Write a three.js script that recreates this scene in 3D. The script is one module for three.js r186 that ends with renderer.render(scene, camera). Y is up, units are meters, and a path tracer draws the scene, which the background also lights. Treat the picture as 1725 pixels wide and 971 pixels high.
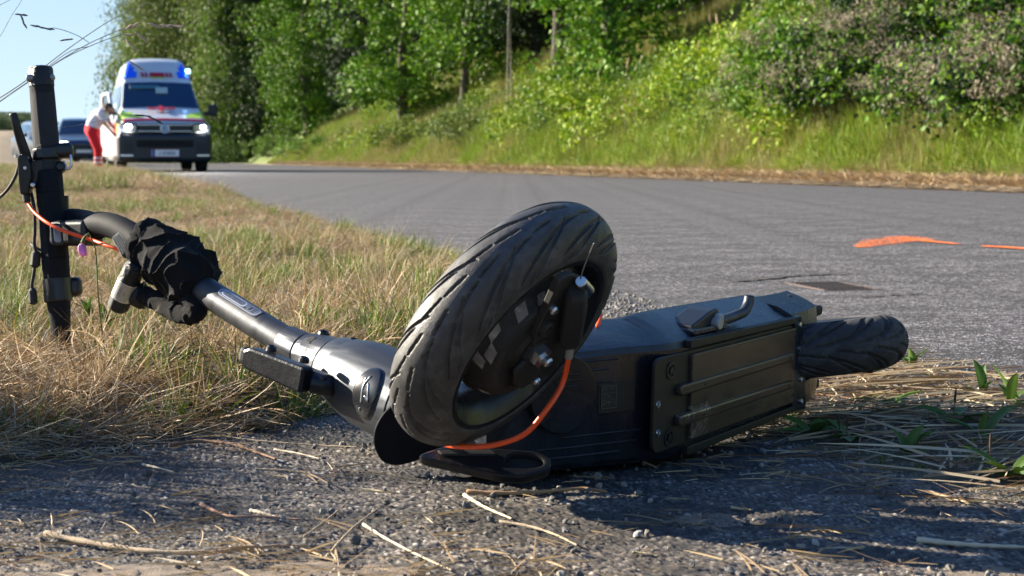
import * as THREE from 'three';
import { RoundedBoxGeometry } from 'three/addons/geometries/RoundedBoxGeometry.js';
import { mergeGeometries, toCreasedNormals, mergeVertices } from 'three/addons/utils/BufferGeometryUtils.js';
import { MarchingCubes } from 'three/addons/objects/MarchingCubes.js';

// ---------------------------------------------------------------- camera, sky, sun, exposure
const scene = new THREE.Scene();
const EYE = 0.30, FOCAL = 3100, PITCH = Math.atan(220.5 / FOCAL);     // a 65 mm view from 30 cm above the asphalt
const camera = new THREE.PerspectiveCamera(2 * Math.atan(485.5 / FOCAL) * 180 / Math.PI, 1024 / 576, 0.05, 1500);
camera.position.set(0, EYE, 0);
camera.rotation.set(-PITCH, 0, 0);
camera.focus = 1.98;
camera.userData.fStop = 19;
const SUN = new THREE.Vector3(-0.85, 0.345, -0.345).normalize();
// clear air: pale towards the horizon, deep blue overhead, a little brighter round the sun
{ const w = 512, h = 256, d = new Float32Array(w * h * 4), v = new THREE.Vector3(), mix = (a, b, t) => a + (b - a) * t;
  const hor = [0.225, 0.28, 0.315], mid = [0.088, 0.172, 0.275], zen = [0.005, 0.027, 0.125];
  for (let y = 0; y < h; y++) for (let x = 0; x < w; x++) {
    const el = ((y + 0.5) / h - 0.5) * Math.PI, az = ((x + 0.5) / w - 0.5) * 2 * Math.PI; v.set(Math.cos(az) * Math.cos(el), Math.sin(el), Math.sin(az) * Math.cos(el));
    const e = Math.max(0, el) / (Math.PI / 2), k = Math.max(0, v.dot(SUN)), glow = 0.10 * k ** 4 + 0.35 * k ** 40, t1 = Math.min(1, e / 0.13) ** 0.8, t2 = Math.min(1, Math.max(0, (e - 0.10) / 0.7)) ** 0.7;
    for (let c = 0; c < 3; c++) d[(y * w + x) * 4 + c] = mix(mix(hor[c], mid[c], t1), zen[c], t2) + glow * [1, 0.95, 0.85][c]; d[(y * w + x) * 4 + 3] = 1; }
  const t = new THREE.DataTexture(d, w, h, THREE.RGBAFormat, THREE.FloatType); t.mapping = THREE.EquirectangularReflectionMapping; t.magFilter = THREE.LinearFilter; t.needsUpdate = true; scene.background = t; scene.environment = t; }
const sun = new THREE.DirectionalLight(new THREE.Color(1.0, 0.90, 0.74), 5.0);
sun.name = 'sun_light';
sun.position.copy(SUN).multiplyScalar(80);
sun.castShadow = true;
sun.shadow.mapSize.set(4096, 4096);
Object.assign(sun.shadow.camera, { left: -60, right: 60, top: 60, bottom: -60, near: 1, far: 300 });
sun.shadow.radius = 1;
scene.add(sun); scene.add(sun.target);
const renderer = new THREE.WebGLRenderer({ antialias: true });
renderer.toneMapping = THREE.LinearToneMapping;
renderer.toneMappingExposure = 3.6;
renderer.shadowMap.enabled = true;

// ---------------------------------------------------------------- small helpers
function mulberry(seed) { let a = seed >>> 0; return () => { a = (a + 0x6d2b79f5) | 0; let t = Math.imul(a ^ (a >>> 15), 1 | a); t = (t + Math.imul(t ^ (t >>> 7), 61 | t)) ^ t; return ((t ^ (t >>> 14)) >>> 0) / 4294967296; }; }
const V = (x, y, z) => new THREE.Vector3(x, y, z), { lerp, clamp, smoothstep } = THREE.MathUtils, PI = Math.PI;
const FWD = V(0, -Math.sin(PITCH), -Math.cos(PITCH)), UPV = V(0, Math.cos(PITCH), -Math.sin(PITCH));
// a measured position: direction read off the photograph and distance in metres
const at = (px, py, d) => V(0, EYE, 0).addScaledVector(FWD, d).addScaledVector(UPV, (485.5 - py) / FOCAL * d).add(V((px - 862.5) / FOCAL * d, 0, 0));
const dirOf = (px, py) => at(px, py, 1).sub(V(0, EYE, 0));
const onPlane = (px, py, o, n) => { const r = dirOf(px, py), c = V(0, EYE, 0); return c.addScaledVector(r, o.clone().sub(c).dot(n) / r.dot(n)); };
const onGround = (px, py, h = 0) => onPlane(px, py, V(0, h, 0), V(0, 1, 0));
const camVec = (x, y, z) => V(x, 0, 0).addScaledVector(UPV, y).addScaledVector(FWD, -z);
function hash(x, y, s = 0) { let h = Math.imul(x | 0, 374761393) ^ Math.imul(y | 0, 668265263) ^ Math.imul(s | 0, 2147483647 ^ 0x5bd1e995); h = Math.imul(h ^ (h >>> 13), 1274126177); h ^= h >>> 16; h = Math.imul(h, 2246822519); return ((h ^ (h >>> 15)) >>> 0) / 4294967296; }
function noise(x, y, s = 0) { const ix = Math.floor(x), iy = Math.floor(y); let a = x - ix, b = y - iy; a = a * a * (3 - 2 * a); b = b * b * (3 - 2 * b); return lerp(lerp(hash(ix, iy, s), hash(ix + 1, iy, s), a), lerp(hash(ix, iy + 1, s), hash(ix + 1, iy + 1, s), a), b); }
const fbm = (x, y, s = 0, o = 4) => { let v = 0, a = 0.5, t = 0; for (let i = 0; i < o; i++) { v += a * noise(x, y, s + i); t += a; a *= 0.5; x = x * 2.03 + 3.1; y = y * 2.03 + 1.7; } return v / t; };
function worley(x, y, s = 0) { const ix = Math.floor(x), iy = Math.floor(y); let d1 = 9, d2 = 9, id = 0; for (let j = -1; j <= 1; j++) for (let i = -1; i <= 1; i++) { const cx = ix + i, cy = iy + j, dx = cx + hash(cx, cy, s) - x, dy = cy + hash(cx, cy, s + 1) - y, d = dx * dx + dy * dy; if (d < d1) { d2 = d1; d1 = d; id = hash(cx, cy, s + 2); } else if (d < d2) d2 = d; } return [Math.sqrt(d1), Math.sqrt(d2), id]; }
const curveAt = (pts, x) => { if (x <= pts[0][0]) return pts[0][1]; for (let i = 1; i < pts.length; i++) if (x <= pts[i][0]) return lerp(pts[i - 1][1], pts[i][1], (x - pts[i - 1][0]) / (pts[i][0] - pts[i - 1][0])); return pts[pts.length - 1][1]; };

// names, tags
const used = new Map();
function numbered(name) { const n = used.get(name) || 0; used.set(name, n + 1); return n ? name + '_' + String(n).padStart(3, '0') : name; }
function tag(o, label, category, group, kind) { o.userData = { label, category }; if (group) o.userData.group = group; if (kind) o.userData.kind = kind; return o; }
function shade(m) { m.castShadow = true; m.receiveShadow = true; return m; }
function thing(name, label, category, pos = V(0, 0, 0), turn = 0, group) { const g = new THREE.Group(); g.name = numbered(name); g.position.copy(pos); g.rotation.y = turn; tag(g, label, category, group); scene.add(g); return g; }
function mesh(name, geo, mat, parent = scene) { const m = shade(new THREE.Mesh(geo, mat)); m.name = parent === scene ? numbered(name) : name; parent.add(m); return m; }
// a part whose geometry was worked out in world coordinates
function part(parent, name, geo, mat) { let p = parent, o = V(0, 0, 0); while (p && p !== scene) { o.add(p.position); p = p.parent; } return mesh(name, geo.translate(-o.x, -o.y, -o.z), mat, parent); }
function copy(root, pos, turn, label, scale) { const r = root.clone(); r.name = numbered(root.name.replace(/_\d{3}$/, '')); r.position.copy(pos); r.rotation.y = turn; r.userData = { ...root.userData }; if (label) r.userData.label = label; if (scale) r.scale.setScalar(scale); scene.add(r); return r; }

// geometry
const frame = (o, x, y, z) => new THREE.Matrix4().makeBasis(x, y, z).setPosition(o);
const along = (a, b, hint = V(0, 0, 1)) => { const y = b.clone().sub(a).normalize(), x = hint.clone().cross(y); if (x.lengthSq() < 1e-6) x.set(1, 0, 0).cross(y); x.normalize(); return [a, x, y, x.clone().cross(y)]; };
function crease(g, ang = 0.6) { return toCreasedNormals(g, ang); }
function plain(g) { const r = g.index ? g.toNonIndexed() : g; for (const k of Object.keys(r.attributes)) if (!['position', 'normal', 'uv'].includes(k)) r.deleteAttribute(k); return r; }
const merge = (list) => mergeGeometries(list.map(plain));
// turned shape from a to b; profile is [distance along, radius]...
function turned(a, b, profile, seg = 32, ang = 0.5) { const g = new THREE.LatheGeometry(profile.map(([t, r]) => new THREE.Vector2(Math.max(r, 1e-5), t)), seg); return crease(g.applyMatrix4(frame(...along(a, b))), ang); }
const rod = (a, b, r1, r2 = r1, seg = 16) => { const L = a.distanceTo(b), e = Math.min(r1, r2, L) * 0.15; return turned(a, b, [[0, 0], [0, r1 - e], [e, r1], [L - e, r2], [L, r2 - e], [L, 0]], seg); };
function block(o, x, y, z, sx, sy, sz, r = 0.002, seg = 2) { return new RoundedBoxGeometry(sx, sy, sz, seg, Math.min(r, sx / 2.01, sy / 2.01, sz / 2.01)).applyMatrix4(frame(o, x, y, z)); }
const axes = (x, yHint) => { const X = x.clone().normalize(), Z = X.clone().cross(yHint).normalize(); return [X, Z.clone().cross(X), Z]; };
// a swept tube; radius may be a function of t, swell a function of (t, angle)
function sweep(pts, radius, n = 40, seg = 10, swell, closed = false, flat) {
  const c = new THREE.CatmullRomCurve3(pts, closed, 'centripetal'), P = [], T = [];
  for (let i = 0; i <= n; i++) { P.push(c.getPointAt(i / n)); T.push(c.getTangentAt(i / n)); }
  let N = Math.abs(T[0].y) < 0.9 ? V(0, 1, 0) : V(1, 0, 0);
  const pos = [], uv = [], idx = []; let len = 0;
  for (let i = 0; i <= n; i++) {
    N = N.clone().addScaledVector(T[i], -N.dot(T[i])).normalize(); const B = T[i].clone().cross(N); if (i) len += P[i].distanceTo(P[i - 1]);
    for (let j = 0; j <= seg; j++) { const f = j / seg * 2 * PI, r = (typeof radius === 'function' ? radius(i / n) : radius) * (swell ? swell(i / n, f) : 1); const p = P[i].clone().addScaledVector(N, Math.cos(f) * r).addScaledVector(B, Math.sin(f) * r * (flat || 1)); pos.push(p.x, p.y, p.z); uv.push(len, j / seg * 0.1); }
  }
  for (let i = 0; i < n; i++) for (let j = 0; j < seg; j++) { const a = i * (seg + 1) + j, b = a + seg + 1; idx.push(a, a + 1, b, b, a + 1, b + 1); }
  if (!closed) for (const i of [0, n]) { const k = pos.length / 3; pos.push(P[i].x, P[i].y, P[i].z); uv.push(0, 0); for (let j = 0; j < seg; j++) { const a = i * (seg + 1) + j; i ? idx.push(k, a, a + 1) : idx.push(k, a + 1, a); } }
  const g = new THREE.BufferGeometry(); g.setAttribute('position', new THREE.Float32BufferAttribute(pos, 3)); g.setAttribute('uv', new THREE.Float32BufferAttribute(uv, 2)); g.setIndex(idx); g.computeVertexNormals();
  const nn = g.attributes.normal; for (let i = 0; i <= n; i++) { const a = i * (seg + 1), b = a + seg, v = V(nn.getX(a) + nn.getX(b), nn.getY(a) + nn.getY(b), nn.getZ(a) + nn.getZ(b)).normalize(); nn.setXYZ(a, v.x, v.y, v.z); nn.setXYZ(b, v.x, v.y, v.z); }
  return g;
}
function loft(rings, capped = true, ang = 0.5) {
  const n = rings[0].length, pos = [], uv = [], idx = [];
  rings.forEach((r, i) => { for (let j = 0; j <= n; j++) { const p = r[j % n]; pos.push(p.x, p.y, p.z); uv.push(j / n, i / (rings.length - 1)); } });
  for (let i = 0; i < rings.length - 1; i++) for (let j = 0; j < n; j++) { const a = i * (n + 1) + j, b = a + n + 1; idx.push(a, b, a + 1, b, b + 1, a + 1); }
  if (capped) for (const i of [0, rings.length - 1]) { const c = rings[i].reduce((s, p) => s.add(p), V(0, 0, 0)).multiplyScalar(1 / n), k = pos.length / 3; pos.push(c.x, c.y, c.z); uv.push(0.5, 0.5); for (let j = 0; j < n; j++) { const a = i * (n + 1) + j; i ? idx.push(k, a + 1, a) : idx.push(k, a, a + 1); } }
  const g = new THREE.BufferGeometry(); g.setAttribute('position', new THREE.Float32BufferAttribute(pos, 3)); g.setAttribute('uv', new THREE.Float32BufferAttribute(uv, 2)); g.setIndex(idx); g.computeVertexNormals();
  return crease(g, ang);
}
// flat plate with thickness: outline given as [x, y] in the plane o, X, Y
function plate(pts, o, X, Y, depth, bevel = 0.001, holes = []) {
  const s = new THREE.Shape(pts.map(([a, b]) => new THREE.Vector2(a, b))); for (const h of holes) s.holes.push(new THREE.Path(h.map(([a, b]) => new THREE.Vector2(a, b))));
  const g = new THREE.ExtrudeGeometry(s, { depth: Math.max(depth - 2 * bevel, 1e-4), bevelEnabled: bevel > 0, bevelThickness: bevel, bevelSize: bevel, bevelOffset: -bevel, bevelSegments: 2, curveSegments: 6 });
  return g.translate(0, 0, bevel).applyMatrix4(frame(o, X, Y, X.clone().cross(Y)));
}
function rounded(pts, r, k = 4) { const out = []; const n = pts.length; for (let i = 0; i < n; i++) { const p = pts[i], a = pts[(i + n - 1) % n], b = pts[(i + 1) % n]; const la = Math.hypot(a[0] - p[0], a[1] - p[1]), lb = Math.hypot(b[0] - p[0], b[1] - p[1]), ra = Math.min(r, la * 0.45), rb = Math.min(r, lb * 0.45); const A = [p[0] + (a[0] - p[0]) / la * ra, p[1] + (a[1] - p[1]) / la * ra], B = [p[0] + (b[0] - p[0]) / lb * rb, p[1] + (b[1] - p[1]) / lb * rb]; for (let j = 0; j <= k; j++) { const t = j / k; out.push([(1 - t) ** 2 * A[0] + 2 * t * (1 - t) * p[0] + t * t * B[0], (1 - t) ** 2 * A[1] + 2 * t * (1 - t) * p[1] + t * t * B[1]]); } } return out; }
const ellipse = (cx, cy, a, b, rot = 0, n = 28) => Array.from({ length: n }, (_, i) => { const t = i / n * 2 * PI, x = a * Math.cos(t), y = b * Math.sin(t); return [cx + x * Math.cos(rot) - y * Math.sin(rot), cy + x * Math.sin(rot) + y * Math.cos(rot)]; });

// ---------------------------------------------------------------- textures and materials
function dataTex(n, m, fn, srgb = false) { const d = new Uint8Array(n * m * 4); for (let y = 0; y < m; y++) for (let x = 0; x < n; x++) { const c = fn(x, y), o = (y * n + x) * 4; d[o] = clamp(c[0], 0, 1) * 255; d[o + 1] = clamp(c[1] ?? c[0], 0, 1) * 255; d[o + 2] = clamp(c[2] ?? c[0], 0, 1) * 255; d[o + 3] = 255; } const t = new THREE.DataTexture(d, n, m); t.wrapS = t.wrapT = THREE.RepeatWrapping; t.magFilter = THREE.LinearFilter; t.minFilter = THREE.LinearMipmapLinearFilter; if (srgb) t.colorSpace = THREE.SRGBColorSpace; t.needsUpdate = true; return t; }
const tileNoise = (x, y, n, f, s) => { const ix = Math.floor(x * f / n), iy = Math.floor(y * f / n); let a = x * f / n - ix, b = y * f / n - iy; a = a * a * (3 - 2 * a); b = b * b * (3 - 2 * b); const h = (i, j) => hash((i + f) % f, (j + f) % f, s); return lerp(lerp(h(ix, iy), h(ix + 1, iy), a), lerp(h(ix, iy + 1), h(ix + 1, iy + 1), a), b); };
const rep = (t, x, y) => { const c = t.clone(); c.repeat.set(x, y); c.needsUpdate = true; return c; };
const grainTex = dataTex(256, 256, (x, y) => { const v = 0.35 * tileNoise(x, y, 256, 8, 1) + 0.3 * tileNoise(x, y, 256, 32, 2) + 0.35 * tileNoise(x, y, 256, 128, 3); return [v, v, v]; });
const blotchTex = dataTex(256, 256, (x, y) => { const v = 0.5 * tileNoise(x, y, 256, 5, 11) + 0.3 * tileNoise(x, y, 256, 14, 12) + 0.2 * tileNoise(x, y, 256, 50, 13); const r = 0.35 + 0.5 * v; return [r, r, r]; });
const weaveTex = dataTex(128, 128, (x, y) => { const v = 0.5 + 0.25 * Math.sin(x * PI / 4) * (Math.floor(y / 8) % 2 ? 1 : -1) + 0.25 * Math.sin(y * PI / 4); return [v, v, v]; });
const knurlTex = dataTex(128, 128, (x, y) => { const a = Math.abs(((x + y) / 16) % 1 - 0.5), b = Math.abs(((x - y + 128) / 16) % 1 - 0.5), v = Math.min(1, Math.max(0, Math.min(a, b) * 5)); return [v, v, v]; });
const dustTex = dataTex(512, 512, (x, y) => { const v = 0.45 * tileNoise(x, y, 512, 6, 21) + 0.35 * tileNoise(x, y, 512, 24, 22) + 0.2 * tileNoise(x, y, 512, 160, 23), k = 0.6 + 0.75 * clamp((v - 0.42) * 2.6, 0, 1); return [0.62 * k, 0.6 * k, 0.58 * k]; });
const std = (o) => new THREE.MeshStandardMaterial(o), phys = (o) => new THREE.MeshPhysicalMaterial(o), rgb = (r, g, b) => new THREE.Color().setRGB(r, g, b);
const M = {
  blackPlastic: phys({ color: rgb(0.013, 0.0138, 0.016), specularIntensity: 0.7, roughness: 0.5, roughnessMap: rep(blotchTex, 3, 3), bumpMap: rep(grainTex, 6, 6), bumpScale: 0.0004 }),
  glossBlack: std({ color: rgb(0.008, 0.009, 0.012), roughness: 0.36, bumpMap: rep(grainTex, 3, 3), bumpScale: 0.00008 }),
  deck: std({ color: rgb(0.027, 0.036, 0.053), map: rep(dustTex, 1.4, 1.4), metalness: 0.25, roughness: 0.42, roughnessMap: rep(blotchTex, 2, 2), bumpMap: rep(grainTex, 8, 8), bumpScale: 0.0002 }),
  deckDark: std({ color: rgb(0.013, 0.012, 0.011), metalness: 0.1, roughness: 0.85, roughnessMap: rep(blotchTex, 2, 2) }),
  cover: std({ color: rgb(0.10, 0.09, 0.078), metalness: 0.6, roughness: 0.5 }),
  stem: std({ color: rgb(0.066, 0.07, 0.078), metalness: 0.7, roughness: 0.72, roughnessMap: rep(blotchTex, 12, 1), bumpMap: rep(grainTex, 30, 2), bumpScale: 0.00008 }),
  neck: std({ color: rgb(0.060, 0.066, 0.078), metalness: 0.7, roughness: 0.44, bumpMap: rep(grainTex, 4, 4), bumpScale: 0.0001 }),
  bar: phys({ color: rgb(0.0085, 0.0098, 0.013), specularIntensity: 0.3, roughness: 0.7, bumpMap: rep(grainTex, 6, 6), bumpScale: 0.0002 }),
  grip: std({ color: rgb(0.030, 0.032, 0.036), roughness: 0.8, bumpMap: rep(knurlTex, 3, 14), bumpScale: 0.0016 }),
  tyre: std({ color: rgb(0.095, 0.094, 0.095), roughness: 0.9, map: rep(dustTex, 6, 1), roughnessMap: rep(blotchTex, 6, 1), bumpMap: rep(grainTex, 24, 5), bumpScale: 0.0003 }),
  rearTyre: std({ color: rgb(0.075, 0.075, 0.08), roughness: 0.9, map: rep(dustTex, 6, 1), bumpMap: rep(grainTex, 24, 5), bumpScale: 0.0003 }),
  rim: std({ color: rgb(0.03, 0.032, 0.036), metalness: 0.5, roughness: 0.5, roughnessMap: rep(blotchTex, 4, 1) }),
  hub: std({ color: rgb(0.045, 0.043, 0.042), metalness: 0.2, roughness: 0.65, map: rep(dustTex, 2, 2), bumpMap: rep(grainTex, 4, 4), bumpScale: 0.0003 }),
  bareMetal: std({ color: rgb(0.42, 0.40, 0.37), metalness: 0.6, roughness: 0.55, bumpMap: rep(grainTex, 4, 4), bumpScale: 0.0004 }),
  steel: std({ color: rgb(0.55, 0.56, 0.58), metalness: 1, roughness: 0.28 }),
  brushed: std({ color: rgb(0.5, 0.49, 0.47), metalness: 0.85, roughness: 0.4, bumpMap: rep(grainTex, 2, 20), bumpScale: 0.0001 }),
  orange: std({ color: rgb(0.85, 0.085, 0.012), roughness: 0.45 }),
  fabric: phys({ color: rgb(0.009, 0.009, 0.010), roughness: 0.9, specularIntensity: 0.4, sheen: 0.3, sheenColor: rgb(0.25, 0.25, 0.3), sheenRoughness: 0.5, bumpMap: rep(weaveTex, 60, 60), bumpScale: 0.0006 }),
  lens: phys({ color: rgb(0.20, 0.20, 0.20), roughness: 0.3, metalness: 0.1, clearcoat: 1 }),
  badge: phys({ color: rgb(0.012, 0.013, 0.016), roughness: 0.22, clearcoat: 0.5 }),
  sunSpotPaint: std({ color: rgb(0.46, 0.44, 0.41), map: rep(dustTex, 1, 1), roughness: 0.6, side: THREE.DoubleSide, bumpMap: rep(grainTex, 6, 6), bumpScale: 0.0003 }),  // pale tone of the painted sun spots on the brake drum
  rubber: std({ color: rgb(0.016, 0.016, 0.017), roughness: 0.7 }),
};

// ---------------------------------------------------------------- the lie of the land (distances ahead of the camera are d = -z)
const roadLeftPts = [[0, 1.7], [1.5, 1.03], [2.35, 0.655], [2.78, 0.465], [3.58, 0.2], [5.64, -0.19]];
const roadLeft = (d) => d <= 5.64 ? curveAt(roadLeftPts, d) : -0.19 - 0.237 * (d - 5.64);
const roadRight = (d) => 4.3 - 0.237 * (d - 15.5);
const apronPts = [[-30, 1.2], [-3, 1.35], [-1.2, 1.45], [-0.7, 1.66], [-0.49, 1.76], [-0.29, 1.93], [-0.2, 2.16], [-0.1, 2.32], [0.02, 2.34], [0.12, 2.2], [0.22, 2.0], [0.31, 1.78], [0.42, 1.53], [0.6, 1.22], [1.0, 0.7], [1.6, 0.1]];
const vergeness = (x, d) => Math.min(roadLeft(d) - x, d - curveAt(apronPts, x)) + 0.07 * (fbm(x * 9, d * 9, 5) - 0.5) * (d < 8 ? 1 : 3);
function groundY(x, d) {
  const m = vergeness(x, d), e = smoothstep(m, -0.02, 0.07), rs = smoothstep(x, -0.12, 0.12) * (1 - smoothstep(d, 3.4, 4.6)); let v = lerp(0.006 + 0.034 * smoothstep(m, 0.05, 0.4), 0.003, rs) + 0.022 * (1 - 0.75 * rs) * (fbm(x * 5, d * 5, 8) - 0.5) + 0.10 * (fbm(x * 0.6, d * 0.6, 9) - 0.45) * smoothstep(d, 5, 14);
  if (d > 44) v += 2.5 * smoothstep(d, 44, 165) * smoothstep(roadLeft(d) - x, 0.8, 5);
  if (x > roadRight(d) - 0.2) return -0.06;
  return lerp(-0.035, v, e);
}
const embS = (x, d) => (x - roadRight(d)) * 0.973;
function embankmentY(s, d) { const n = fbm(s * 0.5, d * 0.25, 31); return clamp(0.012 + 0.6 * Math.max(0, s - 0.75) + (n - 0.5) * 0.7 * smoothstep(s, 0.8, 3) + 0.35 * (fbm(s * 1.3, d * 0.7, 33) - 0.5) * smoothstep(s, 0.8, 2), 0, 3.6 + 0.02 * s + (n - 0.5) * 0.5) * (s < 0.75 ? 0.7 : 1); }
const hillPos = (s, d) => V(roadRight(d) + s / 0.973, embankmentY(s, d), -d);

function sheet(cols, rows, fn) { // fn(x, d) -> [y, r, g, b]
  const nx = cols.length, nd = rows.length, pos = new Float32Array(nx * nd * 3), col = new Float32Array(nx * nd * 3), uv = new Float32Array(nx * nd * 2), idx = new Uint32Array((nx - 1) * (nd - 1) * 6);
  let k = 0;
  for (let j = 0; j < nd; j++) for (let i = 0; i < nx; i++, k++) { const [y, r, g, b, X, D] = fn(cols[i], rows[j]); const x = X ?? cols[i], d = D ?? rows[j]; pos.set([x, y, -d], k * 3); col.set([r, g, b], k * 3); uv.set([x, d], k * 2); }
  k = 0;
  for (let j = 0; j < nd - 1; j++) for (let i = 0; i < nx - 1; i++) { const a = j * nx + i, b = a + nx; idx.set([a, a + 1, b, b, a + 1, b + 1], k); k += 6; }
  const g = new THREE.BufferGeometry(); g.setAttribute('position', new THREE.BufferAttribute(pos, 3)); g.setAttribute('color', new THREE.BufferAttribute(col, 3)); g.setAttribute('uv', new THREE.BufferAttribute(uv, 2)); g.setIndex(new THREE.BufferAttribute(idx, 1)); g.computeVertexNormals(); return g;
}
const steps = (...spec) => { const out = [spec[0]]; for (let i = 1; i < spec.length; i += 2) { const to = spec[i], st = spec[i + 1], from = out[out.length - 1], n = Math.max(1, Math.round((to - from) / st)); for (let k = 1; k <= n; k++) out.push(from + (to - from) * k / n); } return out; };

// ground: soil and thatch of the verge, the stubble field to the left
{
  const cols = steps(-420, -60, 20, -14, 1.2, -3, 0.25, -1.2, 0.05, 1.2, 0.016, 3, 0.15, 12, 1.5, 60, 8, 420, 40), rows = steps(-60, 0, 5, 1.2, 0.1, 3.4, 0.016, 7, 0.06, 16, 0.2, 50, 1, 190, 4, 700, 40);
  const g = sheet(cols, rows, (x, d) => {
    const n = fbm(x * 3, d * 3, 41), f = fbm(x * 40, d * 40, 42, 2), far = smoothstep(d, 20, 60) * smoothstep(roadLeft(d) - x, 2, 8); let c = d < 3.4 ? [0.062, 0.052, 0.043] : [0.17, 0.125, 0.075];
    c = c.map((v, i) => lerp(v, [0.115, 0.125, 0.05][i], smoothstep(n, 0.5, 0.75) * 0.6) * (0.55 + 0.9 * f));
    const field = [0.23, 0.175, 0.115].map((v) => v * (0.75 + 0.5 * fbm(x * 0.15, d * 0.4, 44)));
    return [groundY(x, d), ...c.map((v, i) => lerp(v, field[i], far))];
  });
  tag(mesh('ground', g, std({ vertexColors: true, roughness: 1, bumpMap: rep(grainTex, 6, 6), bumpScale: 0.006 })), 'dry brown soil of the verge and the stubble field behind it', 'ground', null, 'structure');
}
// road: one smooth-worn asphalt sheet with a fine aggregate
const asphaltTex = dataTex(1024, 1024, (x, y) => {
  const [d1, d2, id] = worleyTile(x, y, 1024, 150, 51), e = smoothstep(d2 - d1, 0.02, 0.3), [c1, c2, id2] = worleyTile(x, y, 1024, 300, 55);
  const [g1, g2, id3] = worleyTile(x, y, 1024, 52, 58), b = (0.72 + 0.5 * id3 * smoothstep(g2 - g1, 0, 0.25)) * lerp(0.22, id > 0.86 ? 0.98 : 0.40 + 0.40 * id, e) * lerp(0.85, 1.1, id2) * (0.8 + 0.35 * tileNoise(x, y, 1024, 9, 57)); const q = clamp(0.5 + (b - 0.5) * 1.5, 0.03, 1); return [q, q * 0.99, q * 0.985];  // coarse cells vary the tone to paint small shadows between road stones
}, true);
function worleyTile(x, y, n, f, s) { const X = x * f / n, Y = y * f / n, ix = Math.floor(X), iy = Math.floor(Y); let d1 = 9, d2 = 9, id = 0; for (let j = -1; j <= 1; j++) for (let i = -1; i <= 1; i++) { const cx = (ix + i + f) % f, cy = (iy + j + f) % f, dx = ix + i + hash(cx, cy, s) - X, dy = iy + j + hash(cx, cy, s + 1) - Y, d = dx * dx + dy * dy; if (d < d1) { d2 = d1; d1 = d; id = hash(cx, cy, s + 2); } else if (d < d2) d2 = d; } return [Math.sqrt(d1), Math.sqrt(d2), id]; }
function roadY(x, d) { // low settlement round the drain cover
  const c = onGround(1400, 476); return -0.012 * Math.exp(-(((x - c.x) / 0.42) ** 2 + ((d + c.z) / 0.7) ** 2)) + 0.006 * (fbm(x * 1.2, d * 0.8, 61) - 0.5);
}
{
  const rows = steps(-30, 0, 6, 2.2, 0.5, 7, 0.05, 20, 0.25, 60, 1, 90, 3), cols = steps(0, 0.04, 0.01, 0.4, 0.03, 1, 0.04);
  const g = sheet(cols, rows, (t, d) => {
    const l = roadLeft(d) - 0.05 + 0.09 * (fbm(d * 4, 2, 62) - 0.5) + 0.05 * (fbm(d * 25, 7, 63) - 0.5), r = roadRight(d) + 0.12 * (fbm(d * 2, 9, 64) - 0.5), x = lerp(l, r, t);
    const w = fbm(x * 0.7, d * 0.35, 65), s = fbm(x * 6, d * 3, 66), edge = smoothstep(t, 0, 0.05), k = (0.43 + 0.09 * (w - 0.5) + 0.03 * (s - 0.5)) * lerp(0.92, 1, edge);
    const patch = 0.9 + 0.1 * smoothstep(Math.abs(t - 0.28 - 0.03 * w), 0.002, 0.012);
    return [roadY(x, d) - 0.03 * (1 - smoothstep(t, 0, 0.012)), k * 1.04 * patch, k * 1.0 * patch, k * 1.06 * patch, x, d];
  });
  tag(mesh('road', g, std({ vertexColors: true, map: rep(asphaltTex, 1.15, 1.15), roughness: 0.92, bumpMap: rep(asphaltTex, 1.15, 1.15), bumpScale: 0.003 })), 'grey asphalt country road running past the ambulance', 'road', null, 'structure');
}
// driveway: the coarse old asphalt that the scooter lies on, every stone of it in relief
function stonesAt(x, d) {
  const wx = x + 0.002 * noise(x * 300, d * 300, 71), [a1, a2, ida] = worley(wx * 215, d * 215, 72), [b1, b2, idb] = worley(wx * 390, d * 390, 75), big = ida > 0.45;
  const ea = smoothstep(a2 - a1, 0.03, 0.45), eb = smoothstep(b2 - b1, 0.03, 0.4), low = fbm(x * 14, d * 14, 78, 3), gap = smoothstep(low, 0.35, 0.65);
  const h = big ? 0.0014 * ea * (0.5 + ida) : 0.0007 * eb * (0.4 + idb), t = big ? ida * 7 % 1 : idb, e = big ? ea : eb;
  let base = t > 0.93 ? [0.36, 0.34, 0.31] : t > 0.74 ? [0.19, 0.165, 0.135] : t > 0.42 ? [0.115, 0.107, 0.098] : [0.052, 0.048, 0.046];
  const c = base.map((v, i) => lerp([0.016, 0.015, 0.014][i], v * [1.36, 1.28, 1.2][i], e * lerp(0.25, 1, gap)));
  return [h + 0.006 * (low - 0.5) + 0.004 * (fbm(x * 4, d * 4, 79, 2) - 0.5), c];
}
const drivewayY = (x, d) => 0.006 * (fbm(x * 14, d * 14, 78, 3) - 0.5) + 0.0015;
{
  const cols = steps(-4, -1.2, 0.2, -0.56, 0.02, 0.6, 0.0018, 1.2, 0.02, 4, 0.2), rows = steps(-3, 0.9, 0.2, 1.24, 0.01, 1.7, 0.0022, 2.4, 0.0042, 2.6, 0.02);
  const g = sheet(cols, rows, (x, d) => { const [h, c] = stonesAt(x, d), n = fbm(x * 3, d * 3, 81), brown = smoothstep(n, 0.5, 0.7) * 0.6; return [h, ...c.map((v, i) => lerp(v, [0.15, 0.115, 0.08][i] * (0.5 + 3 * v), brown * 0.5))]; });
  tag(mesh('driveway', g, std({ vertexColors: true, roughness: 0.72 })), 'coarse worn dark asphalt under the fallen scooter', 'driveway', null, 'structure');
}
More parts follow.
